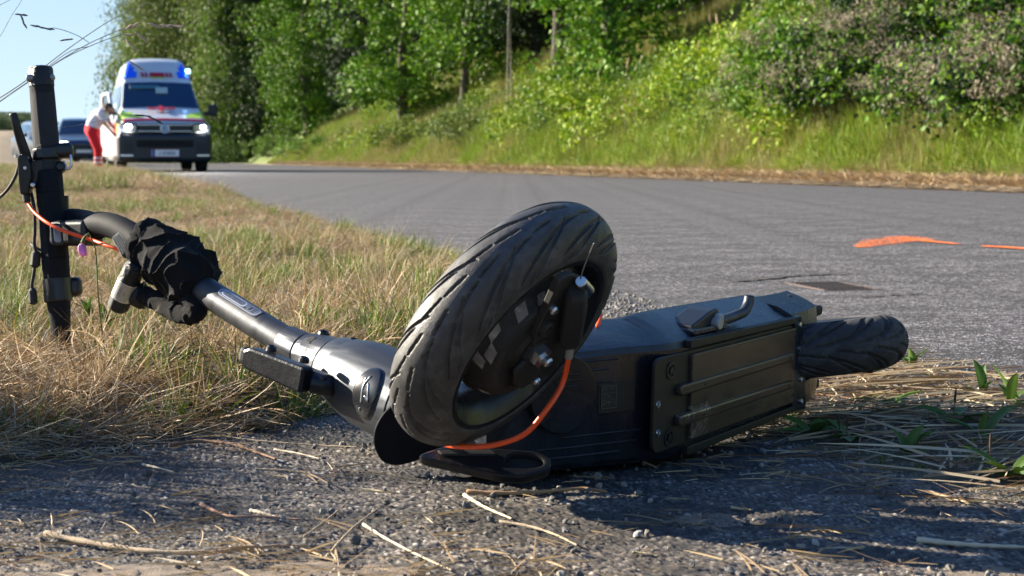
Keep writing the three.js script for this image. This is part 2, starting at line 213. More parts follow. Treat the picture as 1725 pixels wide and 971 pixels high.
// sandy dirt washed over the near edge of the asphalt
function dirtY(x, d) { const left = 1.425 + 0.04 * (fbm(x * 7, 3, 91) - 0.5) - 0.09 * smoothstep(x, -0.12, 0.06) + 0.07 * smoothstep(x, 0.12, 0.36), m = left - d + 0.06 * (fbm(x * 22, d * 22, 92) - 0.5); const heap = onGround(1195, 882), q = Math.exp(-(((x - heap.x) / 0.055) ** 2 + ((d + heap.z) / 0.06) ** 2)); return -0.010 + 0.0125 * smoothstep(m, -0.03, 0.13) + q * (0.013 + 0.010 * (fbm(x * 120, d * 120, 94, 2) - 0.5)) + 0.004 * (fbm(x * 60, d * 60, 93, 3) - 0.5); }
{
  const g = sheet(steps(-2, -0.5, 0.1, 0.6, 0.0035, 2, 0.1), steps(-1, 1.1, 0.1, 1.66, 0.0035), (x, d) => { const f = fbm(x * 90, d * 90, 95, 3), n = fbm(x * 8, d * 8, 96), k = (0.6 + 0.75 * f) * (0.85 + 0.3 * n); return [dirtY(x, d), 0.19 * k, 0.147 * k, 0.108 * k]; });
  tag(mesh('dirt', g, std({ vertexColors: true, roughness: 1, bumpMap: rep(grainTex, 20, 20), bumpScale: 0.001 })), 'sandy brown dirt washed over the near edge of the asphalt', 'dirt', null, 'structure');
}
// embankment along the far side of the road
{
  const rows = steps(-20, 6, 4, 60, 0.5, 220, 3), cols = steps(-0.25, 0.9, 0.08, 9, 0.35, 60, 6);
  const g = sheet(cols, rows, (s, d) => { const p = hillPos(s, d), n = fbm(s * 0.9, d * 0.5, 101), dry = (1 - smoothstep(s, 0.55, 1.0)) * (1 - smoothstep(d, 78, 90)), k = 0.7 + 0.6 * fbm(s * 7, d * 7, 102); const green = [0.11, 0.15, 0.03].map((v, i) => lerp(v, [0.15, 0.13, 0.055][i], smoothstep(n, 0.45, 0.7))); return [p.y - (s < 0 ? 0.08 : 0), ...green.map((v, i) => k * lerp(v, [0.34, 0.25, 0.15][i], dry)), p.x, d]; });
  tag(mesh('embankment', g, std({ vertexColors: true, roughness: 1 })), 'grassy embankment rising along the far side of the road', 'embankment', null, 'structure');
}

// ---------------------------------------------------------------- the electric scooter, lying on its side
const scooter = thing('electric_scooter', 'black electric scooter lying on its side on the old asphalt, front wheel in the air', 'scooter', V(0.1, 0, -1.85));
const sp = (name, geo, mat, parent = scooter) => part(parent, name, geo, mat);

// tyre with curved tread grooves; returned in wheel space (axle = z)
function tyreGeo(R, half, rimR, nT, nW, depth, period, mirrorOnly) {
  const GW = 2048, GH = 240, map = new Float32Array(GW * GH), circ = 2 * PI;
  const splat = (t, w, r) => { const cx = t / circ * GW, cy = (w + 1) / 2 * GH, rx = r / (R * circ) * GW, ry = r / (half * 3.1) * GH; for (let y = Math.floor(cy - ry - 2); y <= cy + ry + 2; y++) for (let x = Math.floor(cx - rx - 2); x <= cx + rx + 2; x++) { if (y < 0 || y >= GH) continue; const q = Math.hypot((x - cx) / rx, (y - cy) / ry), v = 1 - smoothstep(q, 0.7, 1.08), o = y * GW + ((x % GW) + GW) % GW; if (v > map[o]) map[o] = v; } };
  const line = (f, r) => { for (let i = 0; i <= 120; i++) { const u = i / 120, [t, w] = f(u); splat(t, w, r * Math.sin(PI * clamp(u * 0.94 + 0.03, 0, 1)) ** 0.35); } };
  const n = Math.round(circ / period);
  for (let k = 0; k < n; k++) for (const sd of [1, -1]) {
    const t0 = k * circ / n + (sd < 0 ? circ / n / 2 : 0), q = circ / n;
    line((u) => [t0 + q * 1.55 * u, sd * (0.14 + 0.52 * u ** 1.5)], 0.0014);
    line((u) => [t0 + q * (0.30 + 1.15 * u), sd * (0.13 + 0.66 * u ** 0.9)], 0.0016);
    line((u) => [t0 + q * (0.86 + 0.4 * u), sd * (0.50 + 0.26 * u)], 0.0012);
    line((u) => [t0 + q * (0.55 + 0.4 * u), sd * (0.06 + 0.05 * u)], 0.0011);
  }
  const prof = []; // w -1..1 across the outside, then the bead and the inner side
  const cb = (R - rimR) * 0.84, rOf = (w) => R - cb + cb * Math.cos(w * 1.76), zOf = (w) => half * Math.sin(w * 1.76) * (Math.abs(w) > 0.9 ? 1 - 0.8 * (Math.abs(w) - 0.9) : 1);
  for (let i = 0; i <= nW; i++) prof.push(-1 + 2 * i / nW);
  const pos = [], uv = [], idx = [];
  for (let j = 0; j <= nT; j++) { const t = j / nT * circ; for (let i = 0; i <= nW; i++) { const w = prof[i], fy = clamp((w + 1) / 2 * GH - 0.5, 0, GH - 1.001), fx = (j % nT) / nT * GW, y0 = Math.floor(fy), x0 = Math.floor(fx), X1 = (x0 + 1) % GW, g = lerp(lerp(map[y0 * GW + x0], map[y0 * GW + X1], fx - x0), lerp(map[(y0 + 1) * GW + x0], map[(y0 + 1) * GW + X1], fx - x0), fy - y0), r = rOf(w) - depth * g * (1 - smoothstep(Math.abs(w), 0.75, 0.9)); const zz = zOf(w); pos.push(r * Math.cos(t), r * Math.sin(t), zz); uv.push(j / nT, i / nW); } }
  for (let j = 0; j < nT; j++) for (let i = 0; i < nW; i++) { const a = j * (nW + 1) + i, b = a + nW + 1; idx.push(a, b, a + 1, b, b + 1, a + 1); }
  const g = new THREE.BufferGeometry(); g.setAttribute('position', new THREE.Float32BufferAttribute(pos, 3)); g.setAttribute('uv', new THREE.Float32BufferAttribute(uv, 2)); g.setIndex(idx); g.computeVertexNormals(); return g;
}
const wheelLathe = (prof, seg = 64, ang = 0.5) => crease(new THREE.LatheGeometry(prof.map(([r, z]) => new THREE.Vector2(r, z)), seg).rotateX(PI / 2), ang); // z of the profile = along the axle
// front wheel
const nW = camVec(0.70, -0.60, 0.39).normalize(), eW = camVec(0.65, 0.76, 0).normalize();
eW.addScaledVector(nW, -eW.dot(nW)).normalize();
const fW = nW.clone().cross(eW), CW = at(852, 549, 1.59), wheelM = frame(CW, eW, fW, nW);
const wheelPt = (px, py, h) => onPlane(px, py, CW.clone().addScaledVector(nW, h), nW);
{
  const w = thing('x', '', ''); scene.remove(w); used.delete('x');
  w.name = 'front_wheel'; w.userData = {}; w.position.copy(CW).sub(scooter.position); scooter.add(w);
  const put = (name, geo, mat) => sp(name, geo.applyMatrix4(wheelM), mat, w);
  put('tyre', tyreGeo(0.1255, 0.0305, 0.088, 1200, 110, 0.0027, 0.483), M.tyre);
  put('rim', wheelLathe([[0.0865, 0.029], [0.0905, 0.030], [0.0905, 0.026], [0.083, 0.022], [0.079, 0.012], [0.077, 0], [0.079, -0.012], [0.083, -0.022], [0.0905, -0.026], [0.0905, -0.030], [0.0865, -0.029], [0.079, -0.022], [0.074, -0.011], [0.072, 0], [0.074, 0.011], [0.079, 0.022], [0.0865, 0.029]], 96, 0.5), M.rim);
  const spokes = [];
  for (let k = 0; k < 5; k++) { const a = k / 5 * 2 * PI + 0.5, b = new RoundedBoxGeometry(0.046, 0.020, 0.010, 2, 0.003).translate(0.056, 0, -0.013).rotateZ(a); put('spoke', b, M.rim); }
  put('hub', wheelLathe([[0, -0.030], [0.02, -0.030], [0.036, -0.020], [0.038, 0.004], [0.0, 0.004]], 40), M.hub);
  put('brake_drum', wheelLathe([[0, 0.002], [0.060, 0.002], [0.0615, 0.010], [0.0525, 0.030], [0.050, 0.0325], [0.044, 0.0335], [0.040, 0.0325], [0.026, 0.0325], [0.022, 0.0355], [0.0, 0.036]], 64, 0.35), M.hub);
  // pale patches painting the sun that falls through the spokes onto the drum
  const inW = new THREE.Matrix4().copy(wheelM).invert();
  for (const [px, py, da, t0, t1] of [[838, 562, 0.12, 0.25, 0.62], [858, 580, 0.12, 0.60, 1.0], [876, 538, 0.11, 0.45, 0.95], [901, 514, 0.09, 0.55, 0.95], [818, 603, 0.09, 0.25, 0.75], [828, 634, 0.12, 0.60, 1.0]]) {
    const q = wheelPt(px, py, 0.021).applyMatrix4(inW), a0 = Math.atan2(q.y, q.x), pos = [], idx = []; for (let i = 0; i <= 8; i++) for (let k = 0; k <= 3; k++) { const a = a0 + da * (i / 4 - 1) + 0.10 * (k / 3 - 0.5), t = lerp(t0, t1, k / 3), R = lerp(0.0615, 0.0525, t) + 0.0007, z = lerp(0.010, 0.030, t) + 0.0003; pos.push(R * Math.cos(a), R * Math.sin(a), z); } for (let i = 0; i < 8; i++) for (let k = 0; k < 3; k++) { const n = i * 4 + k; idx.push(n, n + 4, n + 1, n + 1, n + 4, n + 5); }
    const g = new THREE.BufferGeometry(); g.setAttribute('position', new THREE.Float32BufferAttribute(pos, 3)); g.setAttribute('uv', new THREE.Float32BufferAttribute(pos.filter((_, i) => i % 3 !== 2).map((v) => v * 14), 2)); g.setIndex(idx); g.computeVertexNormals(); put('painted_sun_spot', g, M.sunSpotPaint); }
  { const a = wheelPt(903, 482, 0.005), b = wheelPt(948, 462, 0.012); sp('brake_lining', sweep([a, a.clone().lerp(b, 0.5).addScaledVector(eW, 0.002), b, wheelPt(957, 474, 0.012)], (t) => 0.0045 * (1 - 0.75 * t * t), 16, 8), M.bareMetal, w); sp('bolt', rod(wheelPt(907, 499, 0.014), wheelPt(929, 486, 0.014), 0.0035), M.steel, w); }
  // axle, nut and bracket on the near side
  const z0 = wheelPt(914, 601, 0.050);
  put('washer', wheelLathe([[0, 0.034], [0.0165, 0.034], [0.0165, 0.040], [0.0, 0.040]], 32), M.hub);
  { const nut = new THREE.CylinderGeometry(0.0105, 0.0115, 0.009, 6).rotateX(PI / 2).translate(0, 0, 0.0415); put('axle_nut', crease(nut.toNonIndexed(), 0.3), M.steel); put('axle', wheelLathe([[0, 0.044], [0.0048, 0.044], [0.0048, 0.052], [0.0035, 0.054], [0, 0.054]], 20), M.steel); }
  // swing arm of the fork, from the axle up and to the rear
  const PX = (x, y, h = 0.039) => wheelPt(x, y, h), toWheel = new THREE.Matrix4().copy(wheelM).invert();
  const flat = (pts, h, t, mat, name, r = 0.004) => { const q = pts.map(([x, y]) => { const p = PX(x, y, h).applyMatrix4(toWheel); return [p.x, p.y]; }); sp(name, plate(rounded(q, r), CW.clone().addScaledVector(nW, h - t), eW, fW, t, 0.0012), mat, w); };
  flat([[905, 560], [945, 470], [962, 462], [985, 470], [992, 490], [962, 545], [948, 610], [930, 632], [905, 640], [890, 625]], 0.039, 0.007, M.hub, 'fork_arm', 0.006);
  flat([[868, 628], [885, 610], [905, 612], [915, 632], [890, 650], [880, 656], [868, 650]], 0.041, 0.004, M.hub, 'brake_bracket', 0.003);
  for (const [x, y, r] of [[918, 552, 0.008], [930, 520, 0.0045], [985, 492, 0.0055], [900, 640, 0.004]]) { const p = PX(x, y, 0.039); sp('bolt', turned(p, p.clone().addScaledVector(nW, 0.005), [[0, 0], [0, r], [0.003, r], [0.005, r * 0.7], [0.005, r * 0.45], [0.002, r * 0.4], [0.002, 0]], 20), r < 0.006 ? M.steel : M.hub, w); }
  // spring canister and the cable that ends on it
  const ca = wheelPt(972, 490, 0.046), cb = wheelPt(958, 578, 0.046);
  sp('canister', turned(ca, cb, (() => { const L = ca.distanceTo(cb); return [[0, 0], [0, 0.007], [0.004, 0.0095], [L * 0.3, 0.0108], [L * 0.9, 0.0108], [L, 0.008], [L, 0]]; })(), 28), M.rubber, w);
  sp('ferrule', rod(wheelPt(961, 581, 0.05), wheelPt(958, 603, 0.052), 0.0036), M.bareMetal, w);
  sp('cable_end_bolt', rod(wheelPt(978, 474, 0.046), wheelPt(992, 490, 0.046), 0.005), M.steel, w);
  sp('bare_wire', sweep([wheelPt(978, 470, 0.05), wheelPt(986, 445, 0.053), wheelPt(1001, 410, 0.056)], 0.0007, 12, 5), M.steel, w);
}
// orange brake cable: from the lever, along the stem, round the wheel and up to the canister
sp('brake_cable', sweep([wheelPt(958, 603, 0.052), wheelPt(948, 645, 0.058), at(921, 690, 1.585), at(886, 730, 1.59), at(838, 749, 1.60), at(782, 753, 1.615), at(742, 746, 1.65), at(700, 715, 1.70)], 0.0025, 60, 10), M.orange);
sp('brake_cable', sweep([at(912, 690, 1.70), at(950, 640, 1.735), at(985, 588, 1.76), at(1006, 552, 1.775), at(1012, 530, 1.80)], 0.0024, 30, 8), M.orange);

// deck frame: u runs to the rear, v across (upwards here), n out of the underside
const K = at(1130, 672, 1.78), uD = V(0.577, 0.05, -0.817).normalize(), nD = V(0.817, -0.06, 0.577); nD.addScaledVector(uD, -nD.dot(uD)).normalize(); const vD = nD.clone().cross(uD).normalize();
if (vD.y < 0) vD.multiplyScalar(-1);
K.y = 0.064;
const u2 = V(0.84, 0.01, -0.54).normalize(), n2 = V(0.54, -0.02, 0.84); n2.addScaledVector(u2, -n2.dot(u2)).normalize();
const deckFrame = (a) => { const k = smoothstep(a, -0.035, 0.02), o = K.clone(); if (a >= 0) o.addScaledVector(uD, a); else o.addScaledVector(u2, a); return [o, n2.clone().lerp(nD, k).normalize()]; };
const dp = (a, b, c) => { const [o, n] = deckFrame(a); return o.addScaledVector(vD, b).addScaledVector(n, c); };
const deckRing = (a) => { // half width and depth change along the deck
  const w = curveAt([[-0.36, 0.030], [-0.28, 0.046], [-0.17, 0.054], [-0.06, 0.057], [0.05, 0.057], [0.27, 0.050]], a), T = curveAt([[-0.36, 0.06], [-0.2, 0.066], [0.0, 0.062], [0.36, 0.056]], a), c0 = curveAt([[-0.36, -0.03], [-0.25, -0.012], [-0.12, 0], [0.4, 0]], a);
  const side = (k) => [[w - 0.006, 0], [w, -0.003], [w + 0.005 * k, -0.014], [w + 0.006 * k, -0.017], [w + 0.020 * k, -T + 0.010], [w + 0.0205 * k, -T + 0.004], [w + 0.015 * k, -T]];
  const pts = [...side(1), ...side(0.45).map(([b, c]) => [-b, c]).reverse()]; return pts.map(([b, c]) => dp(a, b, c + c0));
};
sp('deck', loft(steps(-0.205, 0.255, 0.0125).map(deckRing), true, 0.35), M.deck);
const under = (px, py, h = 0, front = false) => onPlane(px, py, dp(front ? -0.05 : 0.1, 0, h), front ? n2 : nD);
const toDeck = new THREE.Matrix4().copy(frame(K, uD, vD, nD)).invert(), uv2 = (px, py, h = 0) => { const p = under(px, py, h).applyMatrix4(toDeck); return [p.x, p.y]; };
const F2 = frame(K, u2, vD, n2), toFront = new THREE.Matrix4().copy(F2).invert(), uvf = (px, py, h = 0) => { const p = onPlane(px, py, K.clone().addScaledVector(n2, h), n2).applyMatrix4(toFront); return [p.x, p.y]; };
const onDeck = (name, pts, h, t, mat, r = 0.003, holes = []) => sp(name, plate(r ? rounded(pts, r) : pts, K.clone().addScaledVector(nD, h - t), uD, vD, t, 0.0008, holes), mat);
const onFront = (name, pts, h, t, mat, r = 0.003, holes = []) => sp(name, plate(r ? rounded(pts, r) : pts, K.clone().addScaledVector(n2, h - t), u2, vD, t, 0.0008, holes), mat);
// battery cover: dark base, lighter ribbed sheet, scuffs
const coverTex = (() => { const c = document.createElement('canvas'); c.width = 1024; c.height = 512; const x = c.getContext('2d'), r = mulberry(7);
  x.fillStyle = '#6d6458'; x.fillRect(0, 0, 1024, 512);
  for (let i = 0; i < 500; i++) { const g = 60 + r() * 90; x.fillStyle = `rgba(${g * 1.04},${g * 0.97},${g * 0.86},0.05)`; x.beginPath(); x.ellipse(r() * 1024, r() * 512, 20 + r() * 130, 6 + r() * 26, 0, 0, 7); x.fill(); }
  for (let i = 0; i < 160; i++) { x.strokeStyle = `rgba(${20 + r() * 40},${18 + r() * 34},${16 + r() * 30},0.35)`; x.lineWidth = 0.6 + r() * 1.5; x.beginPath(); const a = r() * 1024, b = r() * 512; x.moveTo(a, b); x.lineTo(a + (r() - 0.3) * 160, b + (r() - 0.5) * 20); x.stroke(); }
  for (let i = 0; i < 1500; i++) { x.fillStyle = `rgba(${170},${160},${140},${r() * 0.4})`; x.fillRect(r() * 1024, r() * 512, 1 + r() * 2, 1 + r() * 2); }
  for (let i = 0; i < 170; i++) { const top = r() < 0.4, a = 20 + r() * 230, b = top ? 300 + r() * 40 : 380 + r() * 110; x.strokeStyle = `rgba(225,225,220,${0.25 + r() * 0.7})`; x.lineWidth = 1 + r() * 3; x.beginPath(); x.moveTo(a, b); x.lineTo(a - 14 + r() * 10, b + 14 + r() * 26); x.stroke(); }
  const t = new THREE.CanvasTexture(c); t.colorSpace = THREE.SRGBColorSpace; return t; })();
M.cover.map = coverTex; M.cover.color.setRGB(0.62, 0.60, 0.57); M.cover.metalness = 0.6; M.cover.roughness = 0.62; M.cover.roughnessMap = rep(blotchTex, 2, 1);
const planarUV = (g, M4, x0, x1, y0, y1) => { const p = g.attributes.position, u = new Float32Array(p.count * 2), v = V(0, 0, 0); for (let i = 0; i < p.count; i++) { v.fromBufferAttribute(p, i).applyMatrix4(M4); u[2 * i] = (v.x - x0) / (x1 - x0); u[2 * i + 1] = (v.y - y0) / (y1 - y0); } g.setAttribute('uv', new THREE.BufferAttribute(u, 2)); return g; };
const B0 = -0.046, B1 = 0.047;
onDeck('cover_base', [[-0.036, B0], [0.258, B0 + 0.003], [0.258, B1 - 0.003], [-0.036, B1]], 0.0025, 0.004, M.deckDark, 0.012);
sp('battery_cover', planarUV(plate(rounded([[0.030, B0 + 0.004], [0.253, B0 + 0.005], [0.253, B1 - 0.006], [0.030, B1 - 0.004]], 0.003), K.clone().addScaledVector(nD, 0.0022), uD, vD, 0.0045, 0.001), toDeck, 0.0, 0.26, B0, B1), M.cover);
for (const b of [0.011, -0.019]) sp('cover_rib', planarUV(plate(rounded([[0.004, b - 0.0055], [0.246, b - 0.0045], [0.246, b + 0.0045], [0.004, b + 0.0055]], 0.004, 6), K.clone().addScaledVector(nD, 0.0015), uD, vD, 0.0085, 0.002), toDeck, 0.0, 0.26, B0, B1), M.cover);
for (const s of [1, -1]) onDeck('side_rail', [[0.026, s * 0.049], [0.256, s * 0.0455], [0.256, s * 0.052], [0.026, s * 0.0575]], 0.006, 0.008, M.deckDark, 0.002);
for (const [a, b] of [[-0.006, 0.032], [-0.006, -0.034], [-0.028, 0.002], [-0.026, -0.026]]) { const p = K.clone().addScaledVector(uD, a).addScaledVector(vD, b).addScaledVector(nD, 0.002); sp('screw', turned(p, p.clone().addScaledVector(nD, 0.004), b > 0.03 || b < -0.03 ? [[0, 0.009], [0.0016, 0.0088], [0.0016, 0.006], [-0.001, 0.0055], [-0.001, 0.004], [0.0022, 0.0038], [0.0022, 0]] : [[0, 0.004], [0.0015, 0.0035], [0.0015, 0.0018], [0.0005, 0.0015], [0.0005, 0]], 20), b > 0.03 || b < -0.03 ? M.glossBlack : M.steel); }
for (const [a, b] of [[0.05, 0.011], [0.235, 0.011], [0.05, -0.019], [0.235, -0.019], [0.25, 0.032], [0.25, -0.002], [0.25, -0.032]]) { const p = dp(a, b, Math.abs(a - 0.25) < 0.001 ? 0.006 : 0.009); sp('rivet', turned(p, p.clone().addScaledVector(nD, 0.002), [[0, 0.0022], [0.001, 0.002], [0.0016, 0.001], [0.0016, 0]], 12), M.rubber); }
// front half of the underside: cable plate, label recess, pressed lines
{
  const [cx, cy] = uvf(948, 664, 0.004), [rx] = uvf(1003, 664, 0.004);
  onFront('cable_plate', ellipse(cx, cy, (rx - cx) * 0.98, 0.037, 0, 40), 0.006, 0.008, M.deck, 0);
  for (let k = 0; k < 3; k++) onFront('plate_rib', [[cx - 0.012, cy + 0.006 + k * 0.0055], [cx + 0.016, cy + 0.006 + k * 0.0055], [cx + 0.016, cy + 0.008 + k * 0.0055], [cx - 0.012, cy + 0.008 + k * 0.0055]], 0.0072, 0.002, M.deckDark, 0.0008);
  const [lx0, ly0] = uvf(1006, 648), [lx1, ly1] = uvf(1068, 692);
  onFront('label_recess', [[lx0, ly1], [lx1, ly1], [lx1, ly0], [lx0, ly0]], 0.0012, 0.002, M.deckDark, 0.002);
  const c = document.createElement('canvas'); c.width = 128; c.height = 160; const x = c.getContext('2d'); x.fillStyle = '#141414'; x.fillRect(0, 0, 128, 160); x.strokeStyle = '#6a645a'; x.lineWidth = 3; x.strokeRect(5, 5, 118, 150); const r = mulberry(4); for (let i = 0; i < 11; i++) { x.fillStyle = `rgba(130,122,108,${0.3 + 0.5 * r()})`; for (let k = 12; k < 108; k += 5 + r() * 8) if (r() < 0.8) x.fillRect(k, 14 + i * 12, 2 + r() * 6, 3 + r() * 4); }
  const t = new THREE.CanvasTexture(c); t.colorSpace = THREE.SRGBColorSpace;
  const q = [uvf(1010, 650)[0], uvf(1037, 650)[0], uvf(1010, 690)[1], uvf(1010, 650)[1]];
  sp('label', planarUV(plate([[q[0], q[2]], [q[1], q[2]], [q[1], q[3]], [q[0], q[3]]], K.clone().addScaledVector(n2, 0.0008), u2, vD, 0.0012, 0.0002), toFront, q[0], q[1], q[2], q[3]), std({ map: t, roughness: 0.6 }));
  for (const [b, a0, a1] of [[0.047, -0.17, -0.065], [0.038, -0.17, -0.075], [0.026, -0.13, -0.07], [-0.024, -0.13, -0.035], [-0.034, -0.2, -0.04], [-0.043, -0.2, -0.06]]) sp('pressed_line', sweep(Array.from({ length: 5 }, (_, i) => dp(lerp(a0, a1, i / 4), b, curveAt([[-0.36, -0.03], [-0.25, -0.012], [-0.12, 0], [0.4, 0]], lerp(a0, a1, i / 4)))), 0.0011, 12, 6), M.deck);
}
// side seam and rear end: cross plate and two wings that reach past the wheel
for (const s of [1, -1]) {
  const wing = steps(0.256, s > 0 ? 0.344 : 0.386, 0.01).map((a) => { const k = (a - 0.256) / 0.11, w = lerp(0.051, 0.049, k), T = lerp(0.055, 0.035, k), z = lerp(0.0, -0.02, k * k); return [[w - (s > 0 ? 0.016 : 0.024), z], [w + 0.003, z - 0.002], [w + 0.010, z - 0.018], [w + 0.016, z - T], [w + 0.003, z - T], [w - (s > 0 ? 0.016 : 0.024), z - T + 0.01]].map(([b, c]) => dp(a, s * b, c)); });
  sp('rear_wing', loft(wing, true, 0.4), M.deck);
  for (const a of [0.275, 0.328]) { const p = dp(a, s * 0.063, -0.04), n = vD.clone().multiplyScalar(s); sp('screw', turned(p.clone().addScaledVector(n, -0.002), p.clone().addScaledVector(n, 0.001), [[0, 0.003], [0.0025, 0.003], [0.003, 0.002], [0.003, 0]], 12), M.rubber); }
}
onDeck('rear_plate', [[0.254, -0.052], [0.288, -0.054], [0.284, -0.02], [0.276, 0.02], [0.268, 0.053], [0.254, 0.052]], 0.005, 0.010, M.deck, 0.003);
for (const [a, b] of [[0.263, 0.043], [0.266, 0.016], [0.271, -0.018], [0.274, -0.043]]) { const p = dp(a, b, 0.005); sp('bolt', turned(p, p.clone().addScaledVector(nD, 0.003), [[0, 0.003], [0.0018, 0.0028], [0.0024, 0.0016], [0.0015, 0.0012], [0.0015, 0]], 14), M.steel); }
// rear wheel seen on its tread
{
  const C = dp(0.373, -0.004, -0.046), vR = vD.clone().addScaledVector(nD, -0.187).addScaledVector(uD, 0.056).normalize(), nR = nD.clone().addScaledVector(vR, -nD.dot(vR)).normalize(), m = frame(C, nR, vR.clone().cross(nR), vR);
  const w = new THREE.Group(); w.name = 'rear_wheel'; w.position.copy(C).sub(scooter.position); scooter.add(w);
  sp('tyre', tyreGeo(0.122, 0.030, 0.085, 640, 72, 0.0030, 0.393).applyMatrix4(m), M.rearTyre, w);
  sp('rim', wheelLathe([[0.086, 0.028], [0.09, 0.027], [0.084, 0.02], [0.078, 0], [0.084, -0.02], [0.09, -0.027], [0.086, -0.028], [0.06, -0.022], [0, -0.022], [0, 0.022], [0.06, 0.022], [0.086, 0.028]], 64).applyMatrix4(m), M.rim, w);
  sp('axle', rod(C.clone().addScaledVector(vR, -0.046), C.clone().addScaledVector(vR, 0.046), 0.006), M.steel);
  const o = at(1466, 610, 2.12); sp('rear_light', block(o, ...axes(uD, V(0, 1, 0)), 0.055, 0.018, 0.03, 0.003), M.glossBlack);
  for (const s of [1, -1]) sp('axle_arm', block(C.clone().addScaledVector(uD, -0.05).addScaledVector(vD, s * 0.043), uD.clone(), vD.clone(), nD.clone(), 0.15, 0.012, 0.03, 0.004), M.hub);
}
// folded side stand on the upper edge
{
  const o = dp(0.085, 0.068, -0.022), Z = uD.clone().cross(vD);
  sp('stand_bracket', plate(rounded([[-0.032, -0.008], [0.022, -0.009], [0.025, 0.002], [0.018, 0.011], [0.004, 0.009], [-0.032, -0.001]], 0.003), o.clone().addScaledVector(Z, -0.016), uD.clone(), vD.clone(), 0.030, 0.002), M.glossBlack);
  sp('stand_plate', plate(rounded([[-0.038, -0.010], [0.028, -0.011], [0.030, -0.005], [-0.038, -0.004]], 0.002), o.clone().addScaledVector(Z, -0.022), uD.clone(), vD.clone(), 0.042, 0.0015), M.deck);
  const q = (a, b, c = -0.004) => dp((a - 0.152) * 0.70 + 0.100, 0.081 + (b - 0.081) * 0.75 - 0.016, c - 0.004);
  sp('side_stand', sweep([q(0.152, 0.081), q(0.18, 0.081), q(0.215, 0.083), q(0.238, 0.086), q(0.249, 0.096), q(0.252, 0.104), q(0.2525, 0.106)], 0.0055, 36, 14), M.stem);
  sp('stand_pivot', rod(q(0.146, 0.080, -0.028), q(0.146, 0.080, 0.004), 0.0062), M.bareMetal);
  sp('stand_hook', block(q(0.155, 0.081, -0.008), uD.clone(), vD.clone(), Z, 0.012, 0.018, 0.020, 0.004), M.bareMetal);
}
// lower mudguard: flap on the left, stay plate with a slot resting on the asphalt
{
  const X = camVec(0.95, 0.22, -0.22).normalize(), Yh = camVec(0, 1, 0.30), N = X.clone().cross(Yh).normalize(), Y = N.clone().cross(X), o = at(680, 735, 1.74), inv = new THREE.Matrix4().copy(frame(o, X, Y, N)).invert();
  const pl = (pts) => pts.map(([x, y]) => { const p = onPlane(x, y, o, N).applyMatrix4(inv); return [p.x, p.y]; });
  const out = pl([[627, 748], [629, 722], [640, 700], [655, 684], [670, 675], [700, 700], [728, 735], [748, 755], [720, 768], [690, 779], [662, 784], [640, 776]]);
  sp('mudguard', plate(rounded(out, 0.01, 3), o, X, Y, 0.004, 0.0018), M.bar);
}
{
  const X = camVec(1, -0.10, 0.12).normalize(), N = camVec(-0.05, 0.80, 0.60), o = at(818, 783, 1.64); N.addScaledVector(X, -N.dot(X)).normalize(); const Y = N.clone().cross(X), inv = new THREE.Matrix4().copy(frame(o, X, Y, N)).invert();
  const pl = (pts) => pts.map(([x, y]) => { const p = onPlane(x, y, o, N).applyMatrix4(inv); return [p.x, p.y]; });
  sp('mudguard_stay', plate(rounded(pl([[704, 766], [745, 752], [820, 754], [905, 760], [930, 772], [926, 790], [880, 803], [846, 801], [770, 785], [712, 772]]), 0.006), o.clone().addScaledVector(N, -0.010), X, Y, 0.010, 0.002, [ellipse(...pl([[884, 776]])[0], 0.017, 0.009, 0)]), M.blackPlastic);
  sp('stay_slot', plate(ellipse(...pl([[884, 776]])[0], 0.021, 0.014, 0), o.clone().addScaledVector(N, -0.0105), X, Y, 0.004, 0.0004), M.rubber);
  sp('stay_ridge', plate(rounded(pl([[735, 762], [830, 762], [838, 770], [745, 770]]), 0.003), o, X, Y, 0.003, 0.001), M.rubber);
}

// neck, folding joint, stem
const dStem = (px) => 1.8597 / (1.0417 + (px - 862.5) / FOCAL), st = (px, py, dd = 0) => at(px, py, dStem(px) + dd);
const N0 = st(484, 578), N1 = st(716, 694, -0.01), L = N0.distanceTo(N1), nk = (px) => N0.clone().lerp(N1, (px - 484) / 232), tk = (px) => L * (px - 484) / 232;
sp('joint_collar', turned(N0, N1, [[0, 0], [0, 0.0178], [0.001, 0.0195], [tk(515), 0.0205], [tk(517), 0.0178], [tk(521), 0.0178]], 48, 0.4), M.neck);
sp('joint_ring', turned(N0, N1, [[tk(519), 0.018], [tk(520), 0.0222], [tk(530), 0.0232], [tk(531), 0.0255], [tk(566), 0.0305], [tk(568), 0.029], [tk(570), 0.028]], 48, 0.4), M.neck);
sp('neck', turned(N0, N1, [[tk(569), 0.028], [tk(570), 0.0325], [tk(574), 0.0345], [tk(590), 0.0372], [tk(592), 0.0374], [tk(594), 0.0382], [tk(612), 0.0425], [tk(632), 0.0455], [tk(690), 0.0462], [tk(705), 0.0458]], 64, 0.5), M.neck);
sp('neck_cap', turned(N0, N1, [[tk(705), 0.0435], [tk(706), 0.0450], [tk(735), 0.0430], [tk(765), 0.034], [tk(765), 0]], 64, 0.5), M.neck);
